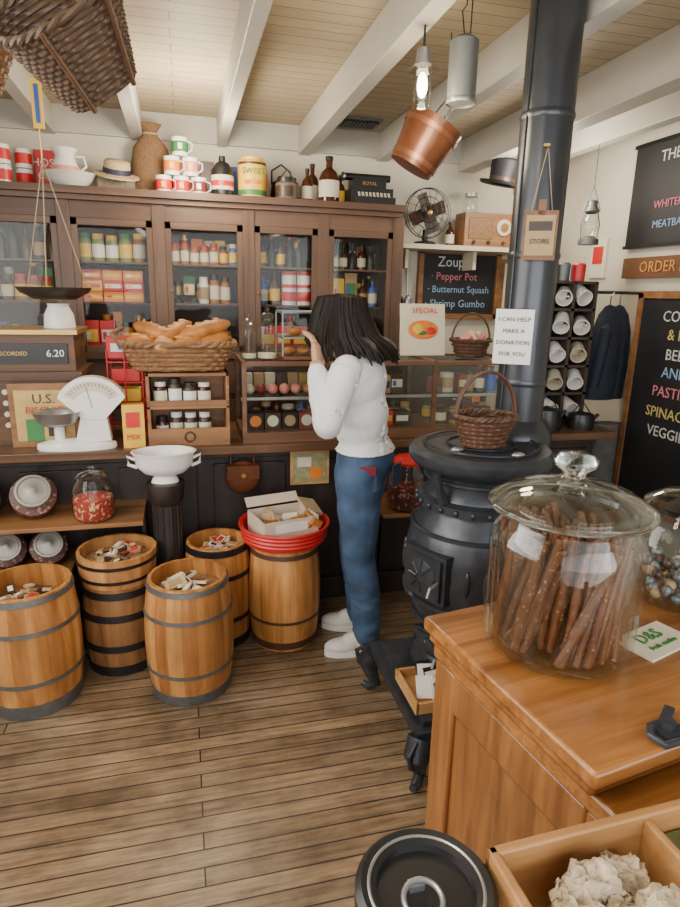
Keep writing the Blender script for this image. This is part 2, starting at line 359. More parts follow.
rows('medicine_bottles',(.94,1.29,YB,1.76,'bottle',[(AMBER,BLACK,PAPER),(DKBR,WHITE,TAN),(BLACK,BLACK,None)],.056,.16),mx(.94,1.29,YC,1.76,.2))
rows('medicine_boxes',(.95,1.12,YB,1.53,'box',[(YEL,BRASS),(TAN,GREEN)],.08,.19))
rows('apothecary_bottles',(1.14,1.29,YB,1.53,'bottle',[(BLUE,BLACK,PAPER),(AMBER,BLACK,TAN)],.06,.17),mx(1.14,1.29,YC,1.53,.2))
rows('cocoa_tins',(.94,1.29,YB,1.24,'box',[(GREEN,YEL),(PAPER,BLUE),(MAROON,PAPER)],.085,.16),mx(.94,1.29,YC,1.24,.24))
# ---------------------------------------------------------------- on top of the cabinet (z 2.15)
T=2.15
b=B()
for x,y,r in ((-.93,4.0,.05),(-.835,4.1,.045)):
    for z in (T,T+.105): can(b,x,y,z,r,.1,WHITE,RED)
b.done('paper_cups')
b=B();b.bx(-.86+.07,-.66,4.14,4.24,T,T+.22,RED);b.text('HOSP',(-.725,4.138,T+.15),.06,WHITE);b.text('CUP',(-.725,4.138,T+.08),.05,WHITE);b.done('red_biscuit_tin',bevel=.008)
b=B();b.lathe((-.58,4.0,T),[(0,0),(.07,0),(.08,.01),(.12,.04),(.145,.075),(.15,.078),(.14,.07),(.11,.035),(0,.018)],WHITE,32);b.done('washbasin_bowl')
b=B();b.lathe((-.6,4.0,T+.022),[(0,0),(.05,0),(.066,.035),(.074,.08),(.056,.125),(.048,.15),(.07,.185),(.06,.185),(.04,.15),(.045,.11),(0,.03)],WHITE,24)
b.tube([(-.545,4,T+.17),(-.5,4,T+.17),(-.49,4,T+.12),(-.53,4,T+.09)],.007,WHITE)
b.lathe((-.6,4.0,T+.022),[(.075,.065),(.0755,.09)],PINK,24);b.done('white_pitcher')
b=B();b.bx(-.43,-.23,3.95,4.12,T,T+.07,WICKG);b.done('wicker_box')
b=B()
b.lathe((-.33,4.02,T+.085),[(0,0),(.125,0),(.125,.008),(.075,.012),(.072,.075),(.06,.085),(0,.088)],mat('straw',(.5,.38,.2),.8,var=.2,scale=80),32,(.3,.1,0))
b.lathe((-.33,4.02,T+.085),[(.078,.016),(.076,.045)],mat('navy_ribbon',(.02,.02,.05),.5),32,(.3,.1,0));b.done('straw_boater_hat')
b=B();SK=mat('burlap',(.17,.095,.045),.9,var=.35,scale=90,bump=.5)
b.lathe((-.14,4.17,T),[(0,0),(.1,0),(.125,.08),(.115,.2),(.1,.28),(.05,.34),(.035,.36),(.07,.41),(0,.39)],SK,20,sy=.6);b.ring((-.14,4.17,T+.355),.04,.006,ROPE,sy=.7);b.done('burlap_sack')
b=B()
for x,z in ((-.07,0),(.03,0),(.13,0),(-.02,.105),(.085,.105),(.03,.21)):
    can(b,x,4.0,T+z,.046,.1,WHITE,random.choice([RED,GREEN,PINK,MAROON,ORNG]));b.box((x,3.952,T+z+.05),(.025,.004,.03),random.choice([WHITE,YEL]));b.tube([(x+.045,3.98,T+z+.08),(x+.068,3.97,T+z+.07),(x+.068,3.97,T+z+.035),(x+.045,3.98,T+z+.02)],.004,WHITE,6)
b.done('souvenir_mugs')
b=B();b.lathe((.27,4.0,T),[(0,0),(.06,0),(.065,.02),(.065,.15),(.04,.19),(.02,.2),(.02,.23),(0,.23)],BLACK,20);b.lathe((.27,4.0,T),[(.0665,.04),(.0665,.12)],PAPER,20);b.lathe((.27,4.0,T),[(.067,.06),(.067,.09)],RED,20);b.done('stoneware_jug')
b=B();b.bx(.32,.37,4.13,4.2,T,T+.2,BLUE);b.bx(.15,.23,4.13,4.2,T,T+.22,DKBR);b.bx(.51,.555,4.12,4.2,T,T+.17,RED);b.bx(1.02,1.08,4.16,4.23,T,T+.24,CREAM);b.done('cracker_boxes')
b=B();b.lathe((.45,4.02,T),[(0,0),(.085,0),(.085,.21),(.077,.215),(.065,.215),(.065,.235),(0,.235)],YEL,28);b.text('SWEET',(.45,3.934,T+.15),.045,GREEN);b.text('BISCUIT',(.45,3.934,T+.09),.032,RED);b.lathe((.45,4.02,T),[(.0855,.02),(.0855,.05)],GREEN,28);b.lathe((.45,4.02,T),[(.0855,.19),(.0855,.205)],DKBR,28);b.done('yellow_biscuit_tin')
b=B();jar(b,.655,3.98,T,.07,.13,WICKG,BLACK,DKBR);b.tube([(.59,3.98,T+.1),(.655,3.98,T+.18),(.72,3.98,T+.1)],.004,BLACK);b.done('pickle_crock')
b=B();b.lathe((.65,4.17,T),[(0,0),(.06,0),(.07,.05),(.06,.13),(.03,.15),(.02,.17),(0,.175)],BLACK,24);b.tube([(.69,4.17,T+.06),(.74,4.17,T+.11),(.75,4.17,T+.14)],[.02,.012,.01],BLACK);b.tube([(.59,4.17,T+.12),(.59,4.17,T+.2),(.65,4.17,T+.24),(.71,4.17,T+.2),(.71,4.17,T+.12)],.006,BLACK);b.done('black_kettle')
b=B();bottle(b,.79,4.02,T,.036,.2,AMBER,BLACK,PAPER);bottle(b,.845,4.13,T,.042,.25,AMBER,BLACK,PAPER);bottle(b,1.01,4.05,T,.03,.18,AMBER,BLACK,YEL);b.done('brown_bottles')
b=B();bottle(b,.92,3.98,T,.062,.27,AMBER,BLACK,PAPER,24);b.done('brown_jug')
b=B();x,y=1.19,4.0
b.box((x,y+.03,T+.05),(.27,.2,.1),BLACK);b.box((x,y+.06,T+.13),(.22,.12,.07),BLACK);b.cyl((x-.15,y+.06,T+.18),.022,.3,BLACK,16,(0,math.pi/2,0))
for r_ in range(4):
    for k in range(9): b.cyl((x-.1+k*.024+r_*.004,y-.12+r_*.02,T+.04+r_*.012),.008,.008,CREAM,8)
b.box((x,y-.09,T+.02),(.26,.1,.04),BLACK);b.text('ROYAL',(x,y-.003,T+.135),.03,BRASS)
b.ell((x-.16,y+.06,T+.18),(.02,.028,.028),STEEL,seg=10,rings=6);b.done('typewriter',bevel=.006)
# ---------------------------------------------------------------- right wall shelf & things
SH=1.94
b=B();b.bx(1.42,2.55,4.0,4.27,SH-.03,SH,CREAM)
for x in (1.5,2.0,2.5): b.bx(x-.012,x+.012,4.1,4.27,SH-.15,SH-.03,CREAM)
b.done('wall_shelf')
b=B();fx,fy,fz=1.62,4.08,SH+.2
b.lathe((fx,fy+.02,SH),[(0,0),(.08,0),(.07,.02),(.02,.03),(.016,.1),(0,.1)],BLACK,20)
b.cyl((fx,fy+.1,fz),.045,.1,BLACK,16,(math.pi/2,0,0))
for rr in (.06,.1,.155): b.ring((fx,fy-.03,fz),rr,.003,BLACK,rot=(math.pi/2,0,0))
b.ring((fx,fy+.01,fz),.157,.004,BLACK,rot=(math.pi/2,0,0))
for k in range(16):
    a=k*math.pi/8;b.tube([(fx,fy-.05,fz),(fx+.1*math.cos(a),fy-.045,fz+.1*math.sin(a)),(fx+.157*math.cos(a),fy,fz+.157*math.sin(a))],.0018,BLACK,5)
for k in range(4):
    a=k*math.pi/2+.4
    b.box((fx+.07*math.cos(a),fy-.01,fz+.07*math.sin(a)),(.12,.003,.085),DKBR,(.35,-a,0))
b.ell((fx,fy-.05,fz),(.02,.01,.02),BRASS);b.done('electric_fan')
b=B();b.box((2.06,4.12,SH+.11),(.36,.16,.22),RACK);b.box((2.0,4.038,SH+.12),(.18,.006,.14),WICK)
b.cyl((2.17,4.036,SH+.13),.055,.008,CREAM,24,(math.pi/2,0,0));b.cyl((2.17,4.026,SH+.13),.03,.006,BRASS,24,(math.pi/2,0,0))
for x in (1.95,2.06,2.17): b.cyl((x,4.035,SH+.03),.012,.012,DKBR,12,(math.pi/2,0,0))
b.done('wooden_radio',bevel=.01)
b=B();jar(b,1.95,4.12,SH+.221,.05,.13,GLJ,STEEL,None,20);b.done('glass_canister')
b=B();bottle(b,2.3,4.12,SH,.04,.24,AMBER,BLACK,PAPER);bottle(b,2.4,4.15,SH,.045,.2,BLUE,BLACK,PAPER);bottle(b,1.81,4.12,SH,.03,.16,AMBER,BLACK,PAPER);b.done('shelf_bottles')
HAT=mat('felt_black',(.01,.01,.012),.6)
b=B();hc_=(2.02,3.85,2.31);b.lathe(hc_,[(0,.15),(.085,.15),(.092,.14),(.078,.02),(.08,.01),(.13,.0),(.14,.012),(.13,-.005),(.075,0)],HAT,32,(.15,.12,0));b.lathe(hc_,[(.082,.012),(.081,.04)],DKBR,32,(.15,.12,0))
b.tube([(2.04,3.84,2.46),(2.04,3.84,CE)],.002,BLACK,5);b.done('top_hat')
b=B();fr=RACK
b.bx(1.68,2.26,4.27,4.295,1.47,1.91,CHALK)
for z in (1.45,1.9): b.bx(1.65,2.29,4.25,4.298,z,z+.035,fr)
for x in (1.65,2.255): b.bx(x,x+.035,4.25,4.298,1.45,1.935,fr)
for t,x_,z,m,s in (('Zoup',1.9,1.845,CHK,.1),('· Pepper Pot',1.93,1.745,CHKP,.075),('· Butternut Squash',1.97,1.655,CHKB,.068),('· Shrimp Gumbo',1.95,1.555,CHKB,.075)): b.text(t,(x_,4.266,z),s,m,sx=.95)
b.done('soup_chalkboard')
b=B();x0=1.5;b.tube([(x0,4.27,1.88),(x0,4.25,1.6)],.008,BLACK);b.ell((x0,4.24,1.57),(.04,.02,.04),BLACK);b.tube([(x0+.07,4.27,1.85),(x0+.07,4.25,1.6)],.008,STEEL);b.ell((x0+.07,4.24,1.56),(.03,.02,.05),STEEL);b.done('hanging_ladles')
# ---------------------------------------------------------------- counter
KZ=.9
b=B();KX=2.32
b.bx(-1.4,KX,2.82,3.4,KZ-.04,KZ,CNTR)
b.bx(-1.4,KX-.04,2.97,3.38,0,KZ-.04,CNTB)
for k in range(8):
    x=-1.2+k*.44;b.bx(x,x+.36,2.955,2.975,.15,.78,CNTB)
b.bx(-1.4,KX-.04,2.94,2.98,KZ-.09,KZ-.04,CNTB);b.bx(-1.4,KX-.04,2.94,2.98,0,.12,CNTB)
b.bx(-1.4,-.2,2.64,2.97,.6,.62,RACK);b.bx(-1.4,-.52,2.64,2.97,.37,.39,RACK);b.bx(-1.4,-.52,2.66,2.97,0,.2,CNTB)
b.bx(-.22,-.2,2.8,2.97,.0,.6,CNTB);b.bx(.9,1.7,2.62,2.97,.56,.58,RACK);b.bx(1.68,1.7,2.68,2.97,0,.56,CNTB);b.bx(.9,.92,2.75,2.97,0,.56,CNTB)
b.done('store_counter',bevel=.004)
b=B();x0,x1,y0,y1,z0,z1=.26,1.72,2.86,3.26,KZ,1.29
DW=wood('case_wood',(.1,.04,.016),(.2,.095,.045),'x',18)
b.bx(x0,x1,y0,y1,z0,z0+.05,DW)
for y in (y0,y1-.022): b.bx(x0,x1,y,y+.022,z1-.022,z1,DW)
for x in (x0,.74,1.22,x1-.022):
    b.bx(x,x+.022,y0,y0+.022,z0,z1,DW);b.bx(x,x+.022,y1-.022,y1,z0,z1,DW);b.bx(x,x+.022,y0,y1,z1-.022,z1,DW)
b.bx(x0,x1,y0+.008,y0+.012,z0+.05,z1-.022,GL);b.bx(x0+.02,x1-.02,y0+.02,y1-.02,z1-.012,z1-.006,GL)
b.bx(x0,x1,y0+.07,y1-.03,1.1,1.108,GL);b.bx(x0,x1,y0+.068,y0+.072,1.096,1.112,STEEL);b.bx(x0,x1,y1-.01,y1-.005,z0,z1,DKBR)
b.done('glass_display_case',bevel=.002)
b=B()
for k in range(5): 
    x=.33+k*.085;c=[BLACK,DKBR,BLACK,MAROON,GREEN][k];b.box((x,y0+.12,KZ+.09),(.078,.08,.08),c);b.cyl((x,y0+.079,KZ+.092),.028,.003,[ORNG,PAPER,TAN,CREAM,YEL][k],20,(math.pi/2,0,0))
b.done('tea_tins')
rows('spice_tins',mx(.32,.72,y0+.26,KZ+.051,.14,PALM))
b=B()
for k in range(7):
    x=.31+k*.058;b.ell((x,y0+.16,1.139),(.026,.04,.026),random.choice([HON,TAN,PINK,CREAM,MAROON]),seg=12,rings=8)
    b.box((x,y0+.27,1.16),(.05,.05,.09),random.choice(PALM))
b.done('wrapped_sweets')
rows('candy_boxes',(.78,1.2,y0+.12,KZ+.051,'box',[(RED,YEL),(DKBR,WHITE),(PAPER,RED),(DKBR,YEL)],.08,.07,.01),mx(.78,1.2,y0+.25,KZ+.051,.14,PALM))
rows('gift_tins',(1.27,1.68,y0+.12,KZ+.051,'can',[(MAROON,YEL),(DKBR,PAPER),(BRASS,DKBR)],.08,.08),mx(1.27,1.68,y0+.25,KZ+.051,.14,PALM))
rows('fudge_jars',mx(1.27,1.68,y0+.18,1.109,.14,PALM))
rows('jelly_jars',mx(.78,1.18,y0+.18,1.109,.14,PALM))
b=B()
for x,r,h in ((.4,.05,.21),(.31,.038,.18)):
    b.lathe((x,3.02,1.29),[(0,.003),(r,.003),(r,h*.75),(r*.6,h*.85),(r*.6,h*.9),(r*.8,h*.93)],GLJ,24);b.lathe((x,3.02,1.29),[(r*.85,h*.93),(r*.6,h*1.02),(r*.2,h*1.06),(r*.25,h*1.15),(0,h*1.18)],GLJ,24)
    b.lathe((x,3.02,1.29),[(0,.004),(r*.93,.004),(r*.93,h*.12),(0,h*.13)],PAPER,24)
b.done('apothecary_glass_jars')
BRD=mat('bread_crust',(.4,.15,.03),.5,var=.5,scale=14,bump=.3)
b=B();x0,x1,y0,y1,z0=.46,.72,2.93,3.15,1.291
b.bx(x0,x1,y0,y1,z0,z0+.015,DW)
for z in (.1,.22): 
    for a in ((x0,x1,y0,y0+.006),(x0,x1,y1-.006,y1),(x0,x0+.006,y0,y1),(x1-.006,x1,y0,y1)): b.bx(*a,z0+z,z0+z+.008,STEEL)
for x in (x0,x1-.006):
    for y in (y0,y1-.006): b.bx(x,x+.006,y,y+.006,z0,z0+.228,STEEL)
b.bx(x0+.002,x1-.002,y0+.002,y0+.004,z0+.015,z0+.22,GL);b.bx(x0+.002,x1-.002,y0,y1,z0+.222,z0+.226,GL);b.bx(x0+.01,x1-.01,y0+.01,y1-.01,z0+.1,z0+.104,GL)
for x,z in ((.51,.035),(.58,.035),(.65,.035),(.54,.127),(.63,.127)): b.ell((x,3.03,z0+z),(.035,.045,.02),BRD,seg=12,rings=8)
b.done('pastry_case')
b=B();b.box((1.24,3.1,1.43),(.25,.012,.27),PAPER,(-.15,0,0));b.text('SPECIAL',(1.24,3.078,1.53),.04,RED,(math.pi/2-.15,0,0));b.ell((1.24,3.09,1.43),(.085,.006,.05),ORNG,(-.15,0,0));b.ell((1.21,3.086,1.435),(.03,.006,.03),YEL,(-.15,0,0));b.ell((1.28,3.086,1.425),(.03,.006,.02),RED,(-.15,0,0));b.ell((1.23,3.084,1.415),(.03,.006,.012),GREEN,(-.15,0,0))
b.text('fresh baked',(1.24,3.1,1.345),.035,BLUE,(math.pi/2-.15,0,0));b.done('framed_poster')
b=B();b.weave((1.5,3.05,1.292),.08,.07,.11,.09,.09,WICKD,rows=5,ribs=16);b.tube([(1.5+.11*math.cos(t),3.05,1.38+.14*math.sin(t)) for t in [math.pi*k/14 for k in range(15)]],.006,WICKD)
for k in range(8): b.box((1.45+U(0,.1),3.05+U(-.04,.04),1.38+U(0,.02)),(.05,.03,.05),random.choice([PAPER,PINK,CREAM]),(U(-1,1),U(-1,1),U(-1,1)))
b.done('wicker_basket')
# ---------------------------------------------------------------- register, frames, scale
b=B()
RG=wood('register_wood',(.06,.025,.01),(.13,.06,.025),'x',20)
b.bx(-.92,-.46,3.0,3.36,KZ,1.22,RG);b.bx(-.9,-.48,3.02,3.34,1.22,1.4,RG);b.bx(-.93,-.45,2.98,3.36,1.2,1.235,RG);b.bx(-.92,-.46,3.0,3.36,1.4,1.42,BRASS)
b.bx(-.87,-.51,3.01,3.02,1.27,1.36,BLACK);b.text('6.20',(-.56,3.006,1.315),.045,WHITE);b.text('RECORDED',(-.74,3.006,1.315),.025,BRASS)
for i in range(5):
    for j in range(4): b.cyl((-.86+i*.085,2.985,1.15-j*.05),.012,.02,CREAM,10,(math.pi/2,0,0))
b.done('cash_register',bevel=.006)
b=B()
b.bx(-.76,-.47,2.945,2.965,KZ+.001,1.19,RACK);b.bx(-.735,-.495,2.94,2.946,KZ+.03,1.16,mat('poster_yellow',(.5,.34,.11),.6,var=.3,scale=20));b.text('U.S.',(-.615,2.937,1.12),.06,DKBR);b.text('BISCUIT',(-.615,2.937,1.07),.045,RED);b.box((-.66,2.938,.98),(.07,.004,.1),GREEN);b.box((-.57,2.938,.99),(.07,.004,.08),DKBR)
b.done('framed_advertisement')
b=B();sx,sy=-.45,2.885
b.lathe((sx-.03,sy,KZ),[(0,0),(.165,0),(.17,.01),(.165,.03),(.11,.045),(0,.05)],WHITE,36,sy=.35)
b.poly([(sx-.03,sy-.035,KZ+.04),(sx+.12,sy-.035,KZ+.04),(sx+.1,sy-.035,KZ+.2),(sx+.01,sy-.035,KZ+.2)],WHITE,(0,.06,0))
pts=[]
for k in range(21):
    a=math.radians(20+140*k/20);pts.append((sx+.05+.15*math.cos(a),sy-.04,KZ+.19+.14*math.sin(a)))
b.poly([(sx+.01,sy-.04,KZ+.14),(sx+.1,sy-.04,KZ+.14)]+pts,WHITE,(0,.065,0))
b.poly([(sx+.05+.128*math.cos(math.radians(a)),sy-.043,KZ+.19+.12*math.sin(math.radians(a))) for a in range(30,155,8)]+[(sx+.05+.085*math.cos(math.radians(a)),sy-.043,KZ+.19+.08*math.sin(math.radians(a))) for a in range(150,25,-8)],CREAM)
for k in range(14):
    a=math.radians(38+105*k/13);b.tube([(sx+.05+q*math.cos(a),sy-.045,KZ+.19+q*math.sin(a)) for q in (.1,.116)],.0014,BLACK,4)
b.tube([(sx+.05,sy-.045,KZ+.19),(sx+.03,sy-.045,KZ+.29)],.0018,RED,4)
b.cyl((sx-.1,sy,KZ+.04),.022,.07,WHITE,16);b.lathe((sx-.1,sy-.03,KZ+.11),[(0,0),(.05,.005),(.08,.02),(.1,.065),(.105,.07),(.096,.065),(.075,.025),(0,.01)],STEEL,32,sy=.8)
b.done('kitchen_scale',bevel=.002)
b=B();x0,x1,y0,y1=-.17,.2,2.86,3.06
b.bx(x0,x0+.015,y0,y1,KZ,1.24,RACK);b.bx(x1-.015,x1,y0,y1,KZ,1.24,RACK);b.bx(x0,x1,y1-.01,y1,KZ,1.24,RACK)
for z in (KZ,1.075,1.225): b.bx(x0,x1,y0,y1,z,z+.015,RACK)
b.bx(x0,x1,y0-.005,y0+.008,KZ,KZ+.085,RACK);b.ring((.015,y0-.006,KZ+.045),.022,.005,DKBR,20,6,(math.pi/2,0,0))
b.bx(x0,x1,y0,y0+.01,1.09,1.115,RACK);b.done('wooden_jar_rack',bevel=.002)
rows('relish_jars',(-.14,.17,y0+.06,1.091,'jar',[(DKJ,WHITE,PAPER),(DKBR,BLACK,WHITE)],.06,.11),(-.14,.17,y0+.1,KZ+.016,'jar',[(DKJ,BLACK,WHITE),(DKBR,WHITE,PAPER)],.06,.12))
b=B();b.box((-.235,2.89,KZ+.1),(.095,.05,.2),YEL,(0,0,.1));b.box((-.235,2.863,KZ+.13),(.06,.004,.07),RED,(0,0,.1));b.text('MIX',(-.235,2.86,KZ+.05),.035,RED,(math.pi/2,0,.1));b.done('baking_mix_box')
b=B()
for z in (KZ+.06,KZ+.16,KZ+.26,KZ+.36): b.tube([(-.36,3.15,z),(-.2,3.15,z),(-.2,3.3,z),(-.36,3.3,z)],.004,RED,6,True)
for x in (-.36,-.28,-.2): b.tube([(x,3.15,KZ),(x,3.15,KZ+.42)],.004,RED,6);b.tube([(x,3.3,KZ),(x,3.3,KZ+.42)],.004,RED,6)
for z in (.06,.16,.26): b.box((-.28,3.22,KZ+z+.035),(.13,.1,.06),[DKBR,YEL,RED][int(z*10)%3])
b.box((-.28,3.22,KZ+.43),(.16,.12,.1),RED);b.box((-.28,3.158,KZ+.43),(.12,.003,.04),WHITE);b.box((-.28,3.156,KZ+.43),(.05,.003,.02),BLUE);b.done('red_wire_rack')
b=B();b.weave((-.02,2.97,1.245),.2,.1,.255,.14,.125,WICK,n=4,rows=6,ribs=34,amp=.006,rim=.013)
b.tube([(-.28,2.97,1.36),(-.31,2.97,1.41),(-.27,3.0,1.43)],.011,WICK)
b.done('bread_basket')
b=B();SOURD=mat('bread_flour',(.58,.3,.1),.7,var=.5,scale=16,bump=.3)
for c,d,r in (((-.17,2.93,1.36),(.09,.05,.045),(0,.2,.5)),((-.07,2.9,1.36),(.09,.045,.04),(.2,.1,1.0)),((.03,2.92,1.37),(.1,.05,.045),(0,-.2,.7)),((.13,2.95,1.37),(.09,.055,.05),(0,-.3,.3)),((-.12,3.03,1.38),(.08,.05,.045),(0,0,-.4)),((0,3.02,1.39),(.09,.05,.045),(0,.2,.2)),((.11,3.04,1.39),(.08,.05,.045),(0,.2,-.5)),((-.03,2.96,1.42),(.12,.04,.035),(.1,-.3,.9)),((.1,2.94,1.43),(.13,.042,.036),(0,-.25,.25)),((-.13,2.97,1.42),(.11,.04,.036),(0,.25,-.6))):
    b.ell(c,d,random.choice([BRD,SOURD,BRD]),r,24,14)
    M=RX(r)
    for q in (-.5,-.17,.17,.5): 
        p=M@Vector((d[0]*q,0,d[2]*.9));b.ell(Vector(c)+p,(.007,d[1]*.5,.008),SOURD,(r[0],r[1],r[2]+.6),10,6)
b.done('bread_loaves')
b=B();hx,hy,hz=-.52,2.9,1.555
b.lathe((hx,hy,hz),[(0,0),(.08,.004),(.13,.03),(.145,.05),(.15,.05),(.135,.028),(.08,.0),(0,-.004)],mat('dark_metal',(.1,.09,.08),.35,.8),32)
for k in range(3):
    a=2*math.pi*k/3+.5;b.tube([(hx+.14*math.cos(a),hy+.14*math.sin(a),hz+.045),(hx,hy,hz+.55)],.0025,ROPE,5)
b.tube([(hx,hy,hz+.55),(hx,hy,hz+.66)],.003,BRASS,5)
b.bx(hx-.02,hx+.02,hy-.006,hy+.006,hz+.66,hz+.84,YEL);b.bx(hx-.008,hx+.008,hy-.008,hy+.008,hz+.68,hz+.82,BLUE);b.tube([(hx,hy,hz+.84),(hx,hy,CE)],.002,BLACK,5);b.done('hanging_dish_scale')
b=B();b.lathe((-.56,3.18,1.421),[(0,0),(.07,0),(.065,.06),(.045,.1),(.05,.11),(0,.11)],WHITE,28);b.done('enamel_canister')
# ---------------------------------------------------------------- lower shelf jars
def candyjar(name,x,y,z,r,h,content,lid=STEEL,rot=(0,0,0),knob=True):
    b=B()
    b.lathe((x,y,z),[(0,.003),(r*.85,.003),(r,h*.08),(r,h*.62),(r*.72,h*.78),(r*.72,h*.82)],GLJ,28,rot)
    b.lathe((x,y,z),[(0,.006),(r*.82,.006),(r*.95,h*.09),(r*.95,h*.42),(r*.5,h*.47),(0,h*.45)],content,24,rot)
    b.lathe((x,y,z),[(r*.8,h*.8),(r*.82,h*.84),(r*.55,h*.92),(r*.15,h*.95)]+([(r*.2,h),(0,h*1.01)] if knob else [(0,h*.95)]),lid,28,rot)
    return b.done(name)
LIDM=mat('tin_lid',(.28,.26,.23),.45,.6)
def tiltjar(b,x,y,z,r,content,tilt=1.0,az=.2):
    ro_=(tilt,0,az)
    b.lathe((x,y,z),[(0,-r*1.1),(r*.8,-r*1.05),(r,-r*.75),(r*1.02,0),(r*.9,r*.35),(r*.7,r*.5),(r*.7,r*.58)],GLJ,28,ro_)
    b.lathe((x,y,z),[(0,-r*1.05),(r*.78,-r),(r*.95,-r*.7),(r*.96,r*.0),(r*.5,r*.12),(0,r*.1)],content,24,ro_)
    b.lathe((x,y,z),[(r*.72,r*.5),(r*.76,r*.62),(r*.72,r*.7),(r*.62,r*.71),(r*.58,r*.65),(r*.3,r*.65),(r*.2,r*.7),(r*.1,r*.72),(r*.13,r*.86),(0,r*.9)],LIDM,32,ro_)
CHOC=speck('chocolate_candy',(.12,.03,.02),(.6,.2,.2),.6,60);CAND=speck('mixed_candy',(.4,.04,.03),(.7,.5,.25),.58,70);PEP=speck('peppermint',(.4,.3,.2),(.4,.04,.03),.52,70)
candyjar('candy_jar',-.41,2.73,.62,.088,.235,CAND,GLJ)
b=B();tiltjar(b,-.66,2.78,.725,.098,CHOC);tiltjar(b,-.89,2.78,.725,.098,PEP);b.done('tilted_candy_jars')
b=B()
for x in (-.62,-.79,-.96): tiltjar(b,x,2.78,.48,.082,random.choice([PEP,CHOC]))
b.done('tilted_cookie_jars')
candyjar('red_lid_candy_jar',1.045,2.71,.58,.1,.29,CHOC,RED,knob=False)
b=B();b.lathe((-.1,2.70,0),[(0,0),(.07,0),(.07,.05),(.058,.07),(.058,.68),(.075,.7),(.082,.76),(.082,.78),(0,.78)],CNTB,20);
for k in range(10):
    a=k*math.pi/5;b.tube([(-.1+.058*math.cos(a),2.70+.058*math.sin(a),.08),(-.1+.058*math.cos(a),2.70+.058*math.sin(a),.68)],.006,CNTB,6)
b.done('fluted_pedestal')
b=B();b.lathe((-.1,2.70,.781),[(0,0),(.06,0),(.055,.015),(.045,.03),(.09,.045),(.122,.08),(.125,.12),(.14,.14),(.13,.142),(.11,.12),(.1,.08),(0,.05)],WHITE,36,sy=.72)
for s_ in (-1,1): b.tube([(-.1+s_*.12,2.70,.885),(-.1+s_*.155,2.70,.9),(-.1+s_*.152,2.70,.865),(-.1+s_*.115,2.70,.85)],.008,WHITE)
b.done('soup_tureen')
# ---------------------------------------------------------------- barrels
BW=[wood('barrel_wood_%d'%i,c1,c2,'z',24,.45,10) for i,(c1,c2) in enumerate([((.32,.12,.025),(.55,.25,.07)),((.4,.17,.04),(.62,.31,.1)),((.26,.095,.02),(.48,.2,.055))])]
BT=[wood('tub_wood_%d'%i,c1,c2,'z',24,.5,10) for i,(c1,c2) in enumerate([((.32,.13,.035),(.55,.27,.09)),((.26,.1,.028),(.48,.22,.07))])]
BD=[wood('barrel_dark_%d'%i,c1,c2,'z',24,.5,10) for i,(c1,c2) in enumerate([((.14,.06,.02),(.28,.13,.045)),((.18,.08,.025),(.32,.15,.05))])]
def barrel(name,x,y,h,r,rt,woods,hoops,hoopmat,z0=0,fill=None,fillz=.85,staves=18,rb=None):
    b=B();rb=rb or rt;J=12;S=staves*4
    def rad(t): return (rb+(rt-rb)*t)+(r-(rt+rb)/2)*(1-(2*t-1)**2)
    for inner in (0,1):
        rings=[]
        for j in range(J+1):
            t=j/J;rr=rad(t)-(.014 if inner else 0)
            if inner and t<.12: t=.12
            ring=[]
            for k in range(S):
                g=-.003 if (k%4==0 and not inner) else 0
                a=2*math.pi*k/S;ring.append(b.bm.verts.new((x+(rr+g)*math.cos(a),y+(rr+g)*math.sin(a),z0+h*t)))
            rings.append(ring)
        for k in range(S):
            w=woods[((k//4)*7+(k//4)//3)%len(woods)];i=b.mi(w)
            for j in range(J):
                f=b.bm.faces.new((rings[j][k],rings[j][(k+1)%S],rings[j+1][(k+1)%S],rings[j+1][k]));f.material_index=i
        if inner:
            for k in range(S):
                f=b.bm.faces.new((rings[J][k],rings[J][(k+1)%S],outer[(k+1)%S],outer[k]));f.material_index=b.mi(woods[0])
        outer=rings[J]
    b.cyl((x,y,z0+.02),rad(.05)-.003,.02,woods[0],32)
    for t,w in hoops:
        b.lathe((x,y,z0),[(rad(t-w/2/h)+.0005,h*t-w/2),(rad(t-w/2/h)+.004,h*t-w/2),(rad(t+w/2/h)+.004,h*t+w/2),(rad(t+w/2/h)+.0005,h*t+w/2)],hoopmat,48)
    if fill:
        b.lathe((x,y,z0+h*fillz),[(rad(fillz)-.012,0),(rad(fillz)*.5,.012),(0,.016)],fill,32)
    return b.done(name,flip=True,ang=30)
GR=mat('grain_fill',(.3,.16,.07),.8,var=.5,scale=120,bump=.8)
barrel('wooden_barrel',-.63,2.39,.5,.185,.165,BW,[(.965,.022),(.72,.016),(.3,.016),(.06,.06)],ZINC,fill=GR,fillz=.8)
barrel('wooden_barrel',-.02,2.33,.5,.178,.155,BW,[(.965,.02),(.74,.014),(.27,.014),(.05,.045)],ZINC,fill=GR,fillz=.86)
barrel('wooden_barrel',-.31,2.585,.40,.158,.145,BD,[(.93,.03),(.68,.03),(.33,.03),(.06,.045)],BLACK)
barrel('wooden_tub',-.31,2.585,.13,.16,.163,BT,[(.75,.014),(.25,.014)],BLACK,z0=.402,fill=GR,fillz=.6,rb=.15)
barrel('wooden_barrel',.115,2.675,.5,.15,.138,BW,[(.96,.03),(.72,.02),(.3,.02),(.06,.045)],BLACK,fill=GR,fillz=.86)
barrel('wooden_barrel',.42,2.62,.5,.17,.15,BW[:2],[(.93,.02),(.3,.012),(.06,.035)],mat('rust_hoop',(.12,.06,.04),.5,.5))
BAG=mat('wax_paper',(.5,.36,.2),.7,var=.3)
